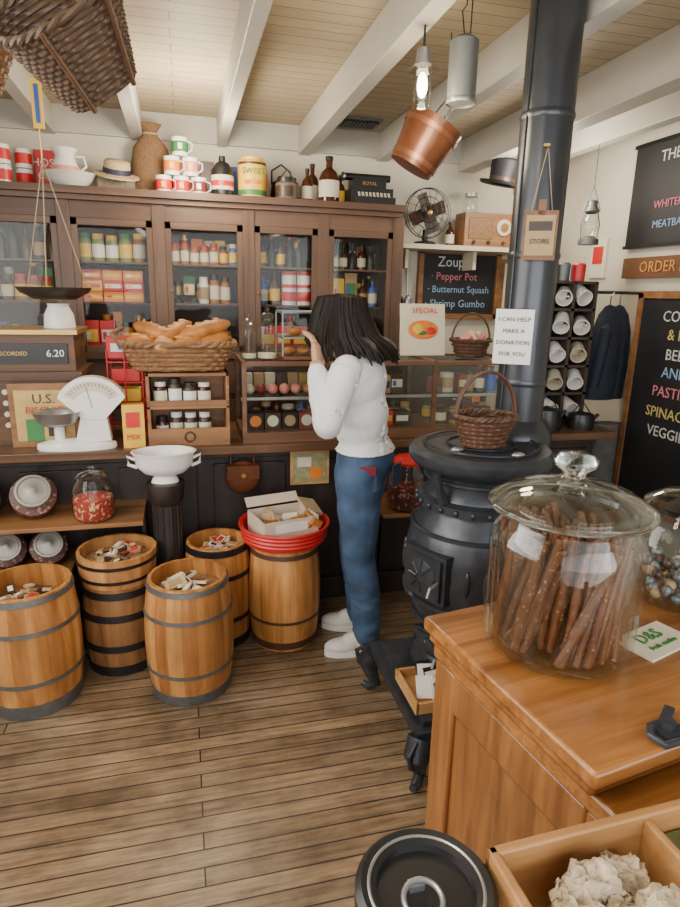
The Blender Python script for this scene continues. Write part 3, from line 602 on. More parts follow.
def heap(name,cx,cy,z,r,n,ms,sz):
    b=B()
    for k in range(n):
        a=U(0,6.28);q=r*math.sqrt(R())
        c=Vector((cx+q*math.cos(a),cy+q*math.sin(a),z+U(0,.02)));s_=sz*U(.7,1.2);ro_=(U(-.35,.35),U(-.35,.35),U(0,3))
        m=random.choice(ms);b.box(c,(s_,s_*.55,.012),m,ro_);b.box(c+RX(ro_)@Vector((0,0,.007)),(s_*.6,s_*.35,.002),random.choice([RED,DKBR,WHITE,TAN]),ro_)
    return b.done(name)
heap('paper_packets',-.02,2.33,.452,.09,15,[BAG,PAPER,CREAM],.075)
heap('candy_packets',-.31,2.585,.495,.1,18,[BAG,DKBR,TAN],.05)
heap('wax_packets',.115,2.675,.46,.08,12,[BAG,PAPER],.055)
heap('dark_packets',-.63,2.39,.422,.1,18,[DKBR,TAN,BAG],.05)
b=B();b.lathe((.42,2.62,.505),[(0,0),(.185,0),(.19,.01),(.198,.07),(.21,.078),(.208,.086),(.2,.085),(.19,.075),(.18,.02),(0,.015)],RED,48)
for k in range(3): b.lathe((.42,2.62,.505),[(.193+k*.002,.015+k*.018),(.198+k*.002,.022+k*.018),(.194+k*.002,.03+k*.018)],RED,48)
b.done('red_tub')
b=B();BXM=mat('cardboard_white',(.6,.5,.38),.8,var=.1)
RZ=.25
def rb_(dx,dy,dz,s,ms=BXM,rx=0): 
    p=RX((0,0,RZ))@Vector((dx,dy,dz));b.box((.41+p.x,2.6+p.y,.6+p.z),s,ms,(rx,0,RZ))
rb_(0,-.1,-.015,(.26,.006,.1));rb_(0,.1,-.015,(.26,.006,.1));rb_(-.13,0,-.015,(.006,.2,.1));rb_(.13,0,-.015,(.006,.2,.1));rb_(0,0,-.06,(.26,.2,.006))
rb_(0,-.105,.0,(.15,.004,.04),WHITE);rb_(0,.13,.06,(.26,.05,.004),BXM,.8)
for k in range(26): b.box((.41+U(-.1,.1),2.6+U(-.07,.07),.6+U(-.04,.03)),(.07,.02,.02),random.choice([BRD,BAG,CREAM,PAPER]),(U(-.3,.3),U(-.3,.3),U(0,3)))
b.box((.55,2.68,.63),(.09,.12,.015),BAG,(.3,.3,.3));b.box((.54,2.56,.61),(.05,.1,.03),BRD,(.1,.5,.3));b.done('cardboard_box')
b=B();LEA=mat('brown_leather',(.13,.04,.015),.4,var=.3,bump=.2)
b.ell((.26,2.91,.72),(.085,.035,.085),LEA);b.box((.26,2.895,.755),(.155,.05,.07),LEA,(.1,0,0));b.tube([(.2,2.915,.77),(.21,2.92,.85),(.31,2.92,.85),(.32,2.915,.77)],.006,LEA);b.cyl((.26,2.868,.74),.012,.01,BRASS,10,(math.pi/2,0,0));b.done('leather_pouch')
b=B();b.bx(.5,.7,2.925,2.935,.66,.84,PINE);b.bx(.515,.685,2.921,2.926,.675,.825,mat('print_green',(.3,.28,.14),.6,var=.6,scale=25));b.box((.57,2.919,.78),(.07,.003,.05),PAPER);b.box((.63,2.919,.72),(.06,.003,.06),ORNG);b.done('framed_print')
# ---------------------------------------------------------------- stove
b=B();SX,SY=1.02,1.93
b.lathe((SX,SY,0),[(0,.22),(.2,.22),(.215,.25),(.2,.3),(.16,.36),(.165,.40),(.2,.44),(.235,.52),(.252,.62),(.25,.7),(.235,.78),(.205,.84),(.19,.87),(.215,.88),(.215,.91),(.19,.92),(.178,.96),(.19,1.0),(.24,1.03),(.255,1.05),(.255,1.075),(.24,1.09),(0,1.1)],IRON,56)
for z,r in ((.44,.206),(.54,.245),(.8,.23),(.985,.19)): b.ring((SX,SY,z),r,.009,IRON,48)
for k in range(24):
    a=2*math.pi*k/24;b.ell((SX+.218*math.cos(a),SY+.218*math.sin(a),.895),(.009,.009,.012),IRON,seg=8,rings=6)
    b.ell((SX+.25*math.cos(a),SY+.25*math.sin(a),.66),(.012,.012,.05),IRON,seg=8,rings=6)
for k in range(4):
    a=2*math.pi*k/4+.5;b.tube([(SX+.2*math.cos(a),SY+.2*math.sin(a),.92),(SX+.225*math.cos(a),SY+.225*math.sin(a),.97),(SX+.245*math.cos(a),SY+.245*math.sin(a),1.03)],[.02,.012,.016],IRON,8)
b.ring((SX,SY,1.1),.12,.004,IRON,40);b.ring((SX,SY,1.1),.2,.004,IRON,48)
def door(da,zc,w,h,ro):
    dM=Matrix.Translation((SX+ro*math.cos(da),SY+ro*math.sin(da),zc))@Matrix.Rotation(da,4,'Z')
    dp=lambda x,y,z: dM@Vector((x,y,z))
    b.box(dp(0,0,0),(.05,w,h),IRON,(0,0,da));b.box(dp(.03,0,0),(.015,w*.84,h*.84),IRON,(0,0,da))
    b.lathe(dp(.03,0,.0),[(0,.02),(.03,.018),(h*.34,.01),(h*.36,0)],IRON,24,(0,math.pi/2,da))
    for k in range(8):
        a=k*math.pi/4;b.tube([dp(.05,.015*math.cos(a),.015*math.sin(a)),dp(.043,h*.32*math.cos(a),h*.32*math.sin(a))],.004,IRON,6)
    b.tube([dp(.04,w*.4,0),dp(.09,w*.45,0),dp(.1,w*.45,-.03)],.006,STEEL,8)
    for s in (-1,1): b.cyl(dp(.02,-w*.5,s*h*.3-.015),.01,.03,IRON,10)
door(math.radians(205),.66,.19,.18,.235);door(math.radians(205),.36,.16,.09,.17)
b.box((.97,1.85,.205),(.56,.56,.03),IRON);b.box((.97,1.85,.17),(.52,.52,.05),IRON)
b.box((.97,1.85,.23),(.50,.50,.02),IRON)
for x in (.71,1.23):
    for y in (1.59,2.11):
        sx=-1 if x<.97 else 1;sy=-1 if y<1.85 else 1
        b.tube([(x,y,.19),(x+sx*.02,y+sy*.02,.14),(x+sx*.005,y+sy*.005,.08),(x-sx*.01,y-sy*.01,.045),(x+sx*.015,y+sy*.015,.018),(x+sx*.035,y+sy*.035,.025)],[.045,.045,.028,.02,.018,.012],IRON,12)
        b.ell((x+sx*.03,y+sy*.03,.13),(.025,.025,.025),IRON,seg=10,rings=8)
        b.tube([(x+sx*.03,y+sy*.03,.2),(x+sx*.06,y+sy*.05,.17),(x+sx*.05,y+sy*.045,.12),(x+sx*.03,y+sy*.03,.1)],.01,IRON,8)
PX,PY=1.235,2.06
PIPE=mat('stove_pipe',(.05,.054,.062),.3,.6,.25,6)
b.lathe((PX,PY,0),[(.13,1.06),(.13,1.1),(.11,1.14),(.088,1.16),(.088,CE-.012),(.14,CE-.01),(.14,CE)],PIPE,40)
for z in (1.3,1.75,2.2): b.lathe((PX,PY,0),[(.089,z-.012),(.093,z),(.089,z+.012)],PIPE,40)
b.tube([(PX-.088,PY-.02,1.16),(PX-.088,PY-.02,CE)],.003,PIPE,6)
b.box((1.15,2.02,1.075),(.24,.22,.04),IRON,(0,0,.5))
for x,y in ((-.14,-.1),(.03,-.2)): b.ell((SX+x,SY+y,1.105),(.025,.012,.01),STEEL,seg=10,rings=6)
b.done('cast_iron_stove',bevel=.0)
b=B();tx,ty,tz=.79,1.74,.242
for a in ((.0,-.1,(.16,.01,.04)),(0,.1,(.16,.01,.04)),(-.08,0,(.01,.21,.04)),(.08,0,(.01,.21,.04)),(0,0,(.16,.2,.008))):
    b.box((tx+a[0],ty+a[1],tz+.02 if a[2][2]>.01 else tz+.004),a[2],PINE)
for k in range(7): b.box((tx+U(-.03,.03),ty-.07+k*.022,tz+.045),(.06,.004,.075),random.choice([WHITE,PAPER,CREAM,BLACK]),(-.7,0,U(-.3,.3)))
b.done('card_tray')
b=B();bx_,by_,bz_=.99,1.86,1.107
b.weave((bx_,by_,bz_),.075,.06,.11,.085,.105,WICKD,rows=7,ribs=20,amp=.004,rim=.008)
for o in (-.006,.006): b.tube([(bx_+.11*math.cos(t),by_+o,bz_+.1+.155*math.sin(t)) for t in [math.pi*k/20 for k in range(21)]],.005,WICKD)
b.done('handled_wicker_basket')
b=B();d=Vector((PX,PY,0)).normalized();a=math.atan2(d.y,d.x)-math.pi/2
c=Vector((PX,PY,0))-d*.108+Vector((-.05,.0,0));c.z=1.47
b.box(c,(.13,.004,.19),WHITE,(0,0,a))
for i,t in enumerate(('I CAN HELP','MAKE A','DONATION','FOR YOU')): b.text(t,c-d*.004+Vector((0,0,.06-i*.04)),.021,BLACK,(math.pi/2,0,a))
b.done('paper_sign')
b=B();c=Vector((PX,PY,0))-d*.11+Vector((.015,0,0));c.z=1.81
b.box(c,(.11,.012,.16),RACK,(0,0,a));b.box(c-d*.008,(.095,.006,.13),mat('tag_paper',(.45,.32,.16),.7),(0,0,a));b.box(c-d*.012+Vector((0,0,.03)),(.075,.004,.03),DKBR,(0,0,a))
b.box(c+Vector((0,0,.09)),(.025,.012,.05),RACK,(0,0,a));b.tube([c+Vector((-.04,0,.075)),c+Vector((0,0,.28)),c+Vector((.04,0,.075))],.002,ROPE,5);b.box(c+Vector((0,.01,.28)),(.02,.05,.008),BRASS,(0,0,a))
b.text('STORE',c-d*.015+Vector((0,0,-.02)),.022,BLACK,(math.pi/2,0,a));b.done('hanging_wooden_tag')
# ---------------------------------------------------------------- woman
SKIN=mat('skin',(.5,.27,.18),.5,var=.06);SHIRT=mat('white_shirt',(.72,.72,.73),.85,var=.04,scale=9,bump=.5)
JEAN=mat('denim',(.045,.085,.16),.85,var=.55,scale=10,bump=.5);HAIR=mat('dark_hair',(.009,.005,.0035),.5,var=.6,scale=60,spec=.22)
SHOE=mat('white_sneaker',(.68,.65,.6),.6);WF=math.atan2(.53,-.85)
woman=bpy.data.objects.new('woman',None);COL.objects.link(woman);woman.location=(.72,2.42,0)
WMI=Matrix.Translation((-.72,-2.42,0))
def par(o): o.parent=woman;o.matrix_parent_inverse=WMI
b=B()
segs=[]
def limb(pts,rs,lab):
    b.tube(pts,rs,SKIN,16)
    for p,r in zip(pts,rs): b.ell(p,(r,r,r),SKIN,seg=16,rings=10)
    for i in range(len(pts)-1): segs.append((Vector(pts[i]),Vector(pts[i+1]),rs[i],rs[i+1],lab))
Lv=Vector((-.53,-.85,0));Fv=Vector((-.85,.53,0))
def W(f,l,z): return tuple(Vector((.72,2.42,z))+Fv*f+Lv*l)
for c,d_ in ((W(.02,0,1.25),(.108,.155,.15)),(W(0,0,1.1),(.102,.138,.17)),(W(-.018,0,.93),(.122,.16,.12))):
    b.ell(c,d_,SKIN,(0,0,WF),28,18)
limb([W(.03,.15,1.325),W(.03,-.15,1.325)],[.052,.052],1)
limb([W(.03,.0,1.3),W(.06,0,1.39),W(.09,0,1.45)],[.07,.05,.047],1)
segs.pop();segs.append((Vector(W(.06,0,1.4)),Vector(W(.09,0,1.46)),.05,.047,0))
for l in (.04,.08): segs.append((Vector(W(0,-l,1.03)),Vector(W(.02,-l,1.3)),.1,.1,1));segs.append((Vector(W(0,l,1.03)),Vector(W(.02,l,1.3)),.1,.1,1))
segs.append((Vector(W(-.015,-.06,.9)),Vector(W(-.015,.06,.9)),.11,.11,2))
HC=Vector(W(.125,0,1.49))
TL=.5
b.ell(HC,(.092,.075,.112),SKIN,(0,TL,WF),24,16);b.ell(HC+Fv*.03+Vector((0,0,-.065)),(.05,.05,.055),SKIN,(0,TL,WF))
b.ell(HC+Fv*.09+Vector((0,0,-.05)),(.018,.012,.018),SKIN,(0,.6,WF),10,8)
for l in (.076,-.076): b.ell(HC+Lv*l+Vector((0,0,-.015)),(.018,.01,.03),SKIN,(0,0,WF),10,8)
segs.append((HC,HC+Vector((0,0,-.03)),.1,.1,0))
LS=W(.03,.155,1.32);LE=(.525,2.22,1.12);LW=(.505,2.335,1.30)
limb([LS,((LS[0]+LE[0])/2-.01,(LS[1]+LE[1])/2-.01,1.215),LE],[.056,.056,.05],1);limb([LE,LW],[.052,.035],1);limb([LW,(.507,2.352,1.335)],[.024,.024],0)
RS=W(.03,-.155,1.32);RE=W(.12,-.15,1.09);RW=W(.215,-.045,1.27)
limb([RS,RE],[.055,.048],1);limb([RE,RW],[.048,.034],1);limb([RW,W(.22,-.035,1.30)],[.024,.024],0)
LH=W(-.01,.085,.88);LK=(.71,2.375,.48);LA=(.765,2.40,.09)
RH=W(-.01,-.085,.88);RK=(.735,2.56,.48);RA=(.79,2.60,.09)
limb([LH,((LH[0]+LK[0])/2+.005,(LH[1]+LK[1])/2,.68),LK,((LK[0]+LA[0])/2+.015,2.39,.29),LA],[.1,.09,.072,.07,.064],2)
limb([RH,((RH[0]+RK[0])/2,(RH[1]+RK[1])/2,.68),RK,((RK[0]+RA[0])/2+.01,2.58,.29),RA],[.1,.09,.072,.07,.064],2)
ob=b.done('body')
rm=ob.modifiers.new('r','REMESH');rm.mode='VOXEL';rm.voxel_size=.0075
sm=ob.modifiers.new('s','SMOOTH');sm.factor=.6;sm.iterations=7
me=evalmesh(ob)
ob.modifiers.clear();ob.data=me
me.materials.clear()
for m in (SKIN,SHIRT,JEAN): me.materials.append(m)
HZ=.972
BC=Vector((.72,2.42,0))
def inb(p): return (Vector((p.x,p.y,0))-BC).length<.25 and (p-Vector(LE)).length>.1 and (p-Vector(RE)).length>.1
for v in me.vertices:
    if abs(v.co.z-HZ)<.0042 and inb(v.co): v.co.z=HZ
def lab(p):
    best=1e9;L=1
    for a,c,ra,rc,l in segs:
        ab=c-a;t=max(0,min(1,(p-a).dot(ab)/max(1e-9,ab.dot(ab))));dd=(p-(a+ab*t)).length-(ra+(rc-ra)*t)
        if dd<best:best=dd;L=l
    return L
for f in me.polygons:
    p=f.center;L=2 if p.z<.85 else lab(p)
    if L!=0 and p.z<1.2 and inb(p): L=1 if p.z>HZ else 2
    f.material_index=L;f.use_smooth=True
for v in me.vertices:
    p=v.co
    if HZ-.001<=p.z<1.34:
        k_=min(1,max(0,(p.z-.99)/.06))
        nr=Vector((v.normal.x,v.normal.y,v.normal.z*k_))
        v.co+=nr*(.008+.010*k_*mn.noise(Vector((p.x*12,p.y*12,p.z*20)))+(.006 if p.z<1.03 and inb(p) else .006*max(0,1-(p.z-1.03)/.05) if inb(p) else 0))
    elif .1<p.z<HZ: v.co+=v.normal*(.006*mn.noise(Vector((p.x*14,p.y*14,p.z*(14 if p.z>.3 else 40)))))
par(ob)
b=B()
b.box((.70,2.262,.875),(.085,.004,.1),mat('denim_dark',(.028,.05,.1),.8),(0,0,-.25));b.box((.70,2.256,.915),(.07,.012,.04),mat('phone_red',(.16,.012,.02),.4),(0,-.03,-.25))
b.box((.845,2.315,.875),(.08,.004,.1),MC['denim_dark'],(0,0,.8))
o=b.done('back_pocket_and_phone',bevel=.003);par(o)
b=B()
for l in (.03,-.03):
    e=HC+Fv*.08+Lv*l+Vector((0,0,-.03));b.ell(e,(.008,.012,.007),WHITE,(0,0,WF),10,8);b.ell(e+Fv*.006,(.003,.006,.005),BLACK,(0,0,WF),8,6)
    b.ell(e+Vector((0,0,.02)),(.004,.016,.004),HAIR,(0,0,WF),8,6)
b.ell(HC+Fv*.072+Vector((0,0,-.088)),(.008,.022,.007),mat('lips',(.45,.12,.12),.5),(0,0,WF),10,6)
o=b.done('face_features');par(o)
def hand(wrist,dirv,side,nm,curl=.5):
    b=B();w=Vector(wrist);d=Vector(dirv).normalized();s_=Vector(side);s_=(s_-d*s_.dot(d)).normalized();n=d.cross(s_)
    for k in range(4):
        base=w+d*.02+s_*(.022-.0145*k)*.6;kn=w+d*.085+s_*(.03-.02*k)
        b.tube([base,base.lerp(kn,.5),kn],[.014,.014,.011],SKIN,10)
        L=[.038,.043,.04,.03][k];p=kn;dd=d.copy();pts=[kn];
        for j in range(3):
            dd=(dd*math.cos(curl)+n*math.sin(curl)).normalized();p=p+dd*L*(1,.7,.5)[j];pts.append(p.copy())
        b.tube(pts,[.0095,.009,.0082,.006],SKIN,10);b.ell(pts[-1],(.006,.006,.006),SKIN,seg=8,rings=6)
    t0=w+d*.025+s_*.018;b.tube([w+d*.01,t0,t0+d*.03+s_*.022+n*.008,t0+d*.058+s_*.022+n*.02],[.013,.013,.01,.007],SKIN,10)
    o=b.done(nm,ang=80);par(o)
hand((.507,2.35,1.325),(.06,.25,.6),(.6,.75,0),'left_hand',.5)
hand(W(.218,-.038,1.29),(.02,-.1,.6),(.6,-.75,0),'right_hand',.5)
for (x,y,a,nm) in ((.70,2.405,math.pi-.05,'left_shoe'),(.735,2.62,math.pi-.3,'right_shoe')):
    b=B();M=Matrix.Translation((x,y,0))@Matrix.Rotation(a,4,'Z')
    def shp(z0,z1,k0,k1,m):
        out=[]
        for z,k in ((z0,k0),(z1,k1)):
            out.append([b.bm.verts.new(M@Vector((.13*k*math.cos(t),(.043+.008*math.cos(t))*k*math.sin(t),z))) for t in [2*math.pi*q/28 for q in range(28)]])
        i=b.mi(m)
        for q in range(28):
            f=b.bm.faces.new((out[0][q],out[0][(q+1)%28],out[1][(q+1)%28],out[1][q]));f.material_index=i
        for o_ in out:
            f=b.bm.faces.new(o_);f.material_index=i
    shp(0,.028,1,1.0,WHITE)
    b.ell(M@Vector((.045,0,.04)),(.085,.045,.035),SHOE,(0,0,a));b.ell(M@Vector((-.05,0,.06)),(.068,.044,.05),SHOE,(0,0,a));b.ell(M@Vector((0,0,.06)),(.07,.038,.042),SHOE,(0,.4,a))
    for q in range(4): b.tube([M@Vector((.0+q*.017,-.02,.098-q*.008)),M@Vector((.0+q*.017,.02,.098-q*.008))],.003,WHITE,6)
    b.box(M@Vector((.0,-.047,.055)),(.06,.003,.012),ZINC,(0,.4,a))
    o=b.done(nm);par(o)
b=B();hc=HC+Vector((0,0,.012))-Fv*.018
b.ell(hc,(.1,.09,.105),HAIR,(0,TL,WF),24,16);b.ell(hc-Fv*.05+Vector((0,0,-.06)),(.06,.085,.09),HAIR,(0,TL,WF),24,16)
for k in range(420):
    a=U(.5,2*math.pi-.5)
    if R()<.18:a=U(.3,.6)*random.choice((-1,1))
    rad_=Fv*math.cos(a)+Lv*math.sin(a)
    top=hc+rad_*.02*U(0,1)+Vector((0,0,.1))-Fv*.01
    back=max(0,-math.cos(a))
    mid=hc+rad_*(.108 if abs(math.cos(a))>.5 else .098)+Vector((0,0,.03))
    low=hc+rad_*(.112+.018*R())-Fv*.03*back+Vector((0,0,-.06))
    Ln=U(.07,.13)
    clump=math.sin(a*9)*.012
    end=low+rad_*(.012+.012*R()+clump)-Fv*(.05*back)+Vector((.02,-.01,-Ln*(.55 if math.cos(a)>.3 else 1)*.85))
    w1=top.lerp(mid,.55)+rad_*.028+Vector((0,0,.022))
    b.tube([top,w1,mid,low,low.lerp(end,.5)+rad_*(.012+clump*.5),end],[.004,.009,.01,.01,.009,.003],HAIR,6)
o=b.done('hair');par(o)
# ---------------------------------------------------------------- foreground desk
RM=Matrix.Translation((.417,.96,0))@Matrix.Rotation(math.radians(9),4,'Z')
b=B()
b.bx(0,1.25,-.425,0,.992,1.02,OAK)
b.bx(.008,1.24,-.415,-.01,.972,.992,OAK);b.bx(.016,1.23,-.475,-.015,.94,.972,OAK)
b.bx(.03,1.2,-.455,-.03,.0,.94,OAKZ)
for y0,y1 in ((-.465,-.40),(-.085,-.02)): b.bx(.02,.04,y0,y1,.05,.94,OAKZ)
b.bx(.02,.04,-.4,-.08,.86,.94,OAKZ);b.bx(.02,.04,-.4,-.08,.05,.15,OAKZ)
b.bx(.016,1.22,-.465,-.02,0,.06,OAKZ)
b.done('oak_desk',RM,bevel=.006)
b=B();b.box((.155,-.40,1.024),(.04,.035,.007),IRON);b.tube([(.135,-.39,1.026),(.115,-.405,1.03),(.12,-.425,1.028),(.155,-.425,1.026),(.18,-.405,1.026)],.0055,IRON);b.cyl((.155,-.4,1.024),.01,.014,IRON,12);b.box((.17,-.385,1.03),(.045,.014,.008),IRON,(0,0,.5));b.done('iron_latch',RM)
b=B();JX,JY,JZ=.603,.82,1.0205
b.lathe((JX,JY,JZ),[(0,.003),(.105,.003),(.118,.012),(.124,.03),(.124,.19),(.121,.21),(.108,.228),(.103,.238),(.106,.246)],GLJ,64);b.lathe((JX,JY,JZ),[(0,.014),(.1,.014),(.114,.03),(.115,.19),(.1,.232)],GLJ,64)
def realglass():
    m,nt,p=_m('thick_glass');p.inputs['Base Color'].default_value=(.97,.99,.98,1);p.inputs['Transmission Weight'].default_value=1;p.inputs['Roughness'].default_value=.01;p.inputs['IOR'].default_value=1.3;return m
TG=realglass()
b.done('pretzel_jar')
b=B()
b.lathe((JX,JY,JZ),[(.101,.262),(.103,.25),(.122,.247),(.13,.251),(.131,.259),(.122,.265),(.1,.28),(.06,.294),(.03,.3),(.018,.306),(.02,.313),(.033,.322),(.035,.333),(.027,.342),(0,.346)],GLJ,64)
b.lathe((JX,JY,JZ),[(.118,.258),(.095,.273),(.057,.287),(0,.293)],GLJ,64)
b.lathe((JX,JY,JZ),[(0,.302),(.016,.304),(.018,.313),(.031,.323),(.032,.332),(.025,.34),(0,.343)],TG,40)
b.ring((JX,JY,JZ+.255),.127,.0045,TG,64,8)
jl=b.done('jar_lid',ang=60);
b=B();PRZ=speck('pretzel',(.13,.035,.009),(.5,.36,.22),.68,230,.35)
for k in range(150):
    a=U(0,2*math.pi);q=.104*math.sqrt(U(.1,1));a2=a+U(.2,.8);q2=min(.104,q*U(.85,1.1))
    z1=U(.18,.225)
    if k<14: a2=a+1.9
    p0=Vector((JX+q*math.cos(a),JY+q*math.sin(a),JZ+.022));p1=Vector((JX+q2*math.cos(a2),JY+q2*math.sin(a2),JZ+z1))
    b.tube([p0,p0.lerp(p1,.33)+Vector((U(-.003,.003),U(-.003,.003),0)),p0.lerp(p1,.66)+Vector((U(-.003,.003),U(-.003,.003),0)),p1],[.006,.0074,.0074,.006],PRZ,10);b.ell(p1,(.006,.006,.005),PRZ,seg=8,rings=6)
pr=b.done('pretzel_rods')
pj=bpy.data.objects['pretzel_jar'];jl.parent=pj;pr.parent=pj
b=B();JX2,JY2=.95,.925
b.lathe((JX2,JY2,1.021),[(0,.004),(.085,.004),(.095,.02),(.1,.1),(.095,.15),(.07,.18),(.065,.19)],GLJ,40)
b.lathe((JX2,JY2,1.021),[(.07,.19),(.082,.193),(.082,.2),(.05,.22),(.015,.228),(.025,.245),(0,.26)],GLJ,40)
for k in range(80):
    a=U(0,6.28);q=.08*math.sqrt(R());b.ell((JX2+q*math.cos(a),JY2+q*math.sin(a),1.04+U(0,.06)),(.013,.01,.01),random.choice([TAN,ZINC,DKBR,ZINC]),(U(0,3),U(0,3),0),8,6)
b.done('nut_jar')
b=B();b.box((.785,.79,1.0225),(.13,.075,.004),PAPER,(0,0,.3));b.text('D&S',(.78,.80,1.0255),.035,GREEN,(0,0,.3));b.text('fresh candies',(.79,.775,1.0255),.014,GREEN,(0,0,.3));b.done('price_card')
b=B();b.bx(.3,1.2,.0,.43,.88,.92,PINE);b.bx(.08,.3,.3,.54,.72,.76,PINE)
for x,y in ((.32,.05),(1.15,.05),(.32,.38),(1.15,.38)): b.bx(x,x+.05,y,y+.04,0,.88,PINE)
for x in (.09,.26):
    for y in (.31,.5): b.bx(x,x+.03,y,y+.03,0,.72,PINE)
b.done('merchandise_table',bevel=.003)
CM=Matrix.Translation((.298,.478,.921))@Matrix.Rotation(math.radians(2),4,'Z')
b=B();CR=wood('crate_wood',(.3,.13,.038),(.5,.26,.09),'x',20)
b.bx(0,.5,-.012,0,0,.1,CR);b.bx(0,.5,-.35,-.338,0,.1,CR);b.bx(0,.012,-.35,0,0,.1,CR);b.bx(.488,.5,-.35,0,0,.1,CR);b.bx(0,.5,-.35,0,0,.01,CR);b.bx(.2,.21,-.34,-.01,.01,.095,CR)
b.done('wooden_crate',CM,bevel=.003)
b=B();FLF=mat('sheepskin',(.52,.42,.28),.95,var=.5,scale=60,bump=1)
for k in range(24):
    c=Vector((U(.045,.165),U(-.15,-.04),U(.045,.085)) if k<17 else (U(.05,.16),U(-.3,-.14),U(.05,.07)));r=(U(-.5,.5),U(-.5,.5),U(0,3));s=(U(.025,.036),U(.014,.022),U(.012,.018))
    b.ell(c,s,FLF,r,36,24)
for v in b.bm.verts:
    p=v.co;n1=mn.noise(p*70);n2=mn.noise(p*220+Vector((5,1,2)));v.co+=Vector((mn.noise(p*90),mn.noise(p*90+Vector((9,0,0))),mn.noise(p*90+Vector((0,9,0)))))*.012+Vector((n2,n1,n2))*.004
b.done('sheepskin_bundles',CM)
b=B();b.bx(.22,.48,-.33,-.015,.06,.07,mat('olive_cloth',(.1,.11,.04),.7));b.bx(.24,.46,-.3,-.03,.07,.075,DKBR);b.done('green_booklet',CM)
b=B();LX,LY=.222,.46
b.lathe((LX,LY,.762),[(0,0),(.055,0),(.062,.01),(.062,.2),(.055,.22)],GLJ,40);b.lathe((LX,LY,.762),[(0,.003),(.054,.003),(.056,.15),(0,.16)],CHOC,32)
b.lathe((LX,LY,.762),[(0,.236),(.05,.236),(.052,.244),(.068,.249),(.074,.242),(.074,.22),(.062,.215)],BLACK,64)
b.ring((LX,LY,.762+.246),.06,.002,STEEL,48);b.ring((LX-.008,LY-.012,1.006),.02,.003,STEEL,32,8,(.15,0,0));b.box((LX-.008,LY+.008,1.002),(.016,.01,.008),STEEL)
b.done('black_lid_jar')
# ---------------------------------------------------------------- hanging things
M=Matrix.Translation((-.25,2.04,2.25))@RX((math.radians(35),math.radians(-38),.2))
bb=B();bb.weave((0,0,-.12),.11,.08,.18,.12,.24,WICKB,n=3.2,rows=16,ribs=46,amp=.004,rim=.01)
for o in (-.1,.1): bb.tube([(o*.7,-.085,-.12),(o,-.125,.12)],.008,WICKD)
bb.tube([(-.18*math.cos(t),0,.12+.14*math.sin(t)) for t in [math.pi*k/16 for k in range(17)]],.009,WICKB)
bb.done('hanging_wicker_hamper',M)
bb=B();bb.tube([(-.21,2.0,2.45),(-.21,2.0,CE)],.004,ROPE);bb.done('hamper_rope')
bb=B();bb.weave((-.62,2.45,2.22),.07,.07,.11,.11,.2,WICK,rows=10,ribs=24,amp=.004,rim=.008,rot=(.4,.3,0));bb.tube([(-.56,2.38,2.42),(-.56,2.38,CE)],.004,ROPE);bb.done('hanging_basket')
b=B();cx,cy,cz=1.02,2.66,2.22;CUP=mat('copper_stained_wood',(.17,.06,.026),.3,.4,.45,9,.1)
bm_=Matrix.Translation((cx,cy,cz))@RX((.15,math.radians(28),0))
b.lathe((0,0,-.1),[(0,0),(.095,0),(.125,.2),(.115,.2),(.09,.02),(0,.015)],CUP,40)
for z,r in ((.03,.1005),(.16,.121)): b.lathe((0,0,-.1),[(r-.002,z-.01),(r+.001,z-.01),(r+.004,z+.01),(r,z+.01)],mat('copper_band',(.28,.12,.06),.35,.7),40)
b.tube([(0,.122*math.cos(t),.08+.13*math.sin(t)) for t in [math.pi*k/16 for k in range(17)]],.004,STEEL);b.cyl((0,-.03,.21),.01,.06,DKBR,12,(-math.pi/2,0,0))
b.done('hanging_wooden_bucket',bm_)
b=B();b.tube([(cx+.1,cy,cz+.19),(cx+.1,cy,CE)],.002,BLACK,5);b.done('bucket_wire')
BULB=mat('bulb_glow',(1,.9,.7),.3,emit=14)
b=B();lx,ly,lz=.83,2.2,2.28
b.tube([(lx,ly,lz+.12),(lx,ly,CE)],.004,BLACK);b.lathe((lx,ly,lz),[(0,.13),(.022,.13),(.026,.09),(.026,.08),(0,.08)],STEEL,20);b.lathe((lx,ly,lz),[(.024,.08),(.03,.0),(.03,-.04),(.018,-.055),(0,-.057)],GLJ,24);b.ell((lx,ly,lz+.02),(.018,.018,.04),BULB);b.lathe((lx,ly,lz),[(.026,.085),(.055,.065)],GLJ,24);b.done('pendant_lamp')
b=B();mx_,my_=.985,2.22;mz=2.265
b.lathe((mx_,my_,mz),[(0,0),(.05,0),(.05,.19),(.03,.205),(0,.21)],mat('grey_tin',(.2,.21,.2),.5,.6),28);b.lathe((mx_,my_,mz),[(.051,-.005),(.053,.005),(.051,.012)],STEEL,28);b.tube([(mx_,my_,mz+.2),(mx_-.015,my_,mz+.28),(mx_,my_,mz+.3),(mx_,my_,CE)],.0025,BLACK,5);b.tube([(mx_+.02,my_,mz+.2),(mx_+.02,my_,CE)],.0025,BLACK,5);b.done('hanging_tin_cylinder')
b=B();qx,qy,qz=2.43,3.45,1.93
b.lathe((qx,qy,qz),[(0,0),(.06,0),(.06,.03),(.04,.045),(.03,.05)],ZINC,24);b.lathe((qx,qy,qz),[(.035,.05),(.05,.09),(.045,.15),(.028,.18)],GLJ,24);b.lathe((qx,qy,qz),[(.03,.18),(.05,.19),(.03,.22),(.03,.25),(0,.26)],ZINC,24)
for s_ in (-1,1): b.tube([(qx+s_*.055,qy,qz+.02),(qx+s_*.065,qy,qz+.12),(qx+s_*.035,qy,qz+.22)],.004,ZINC,6)
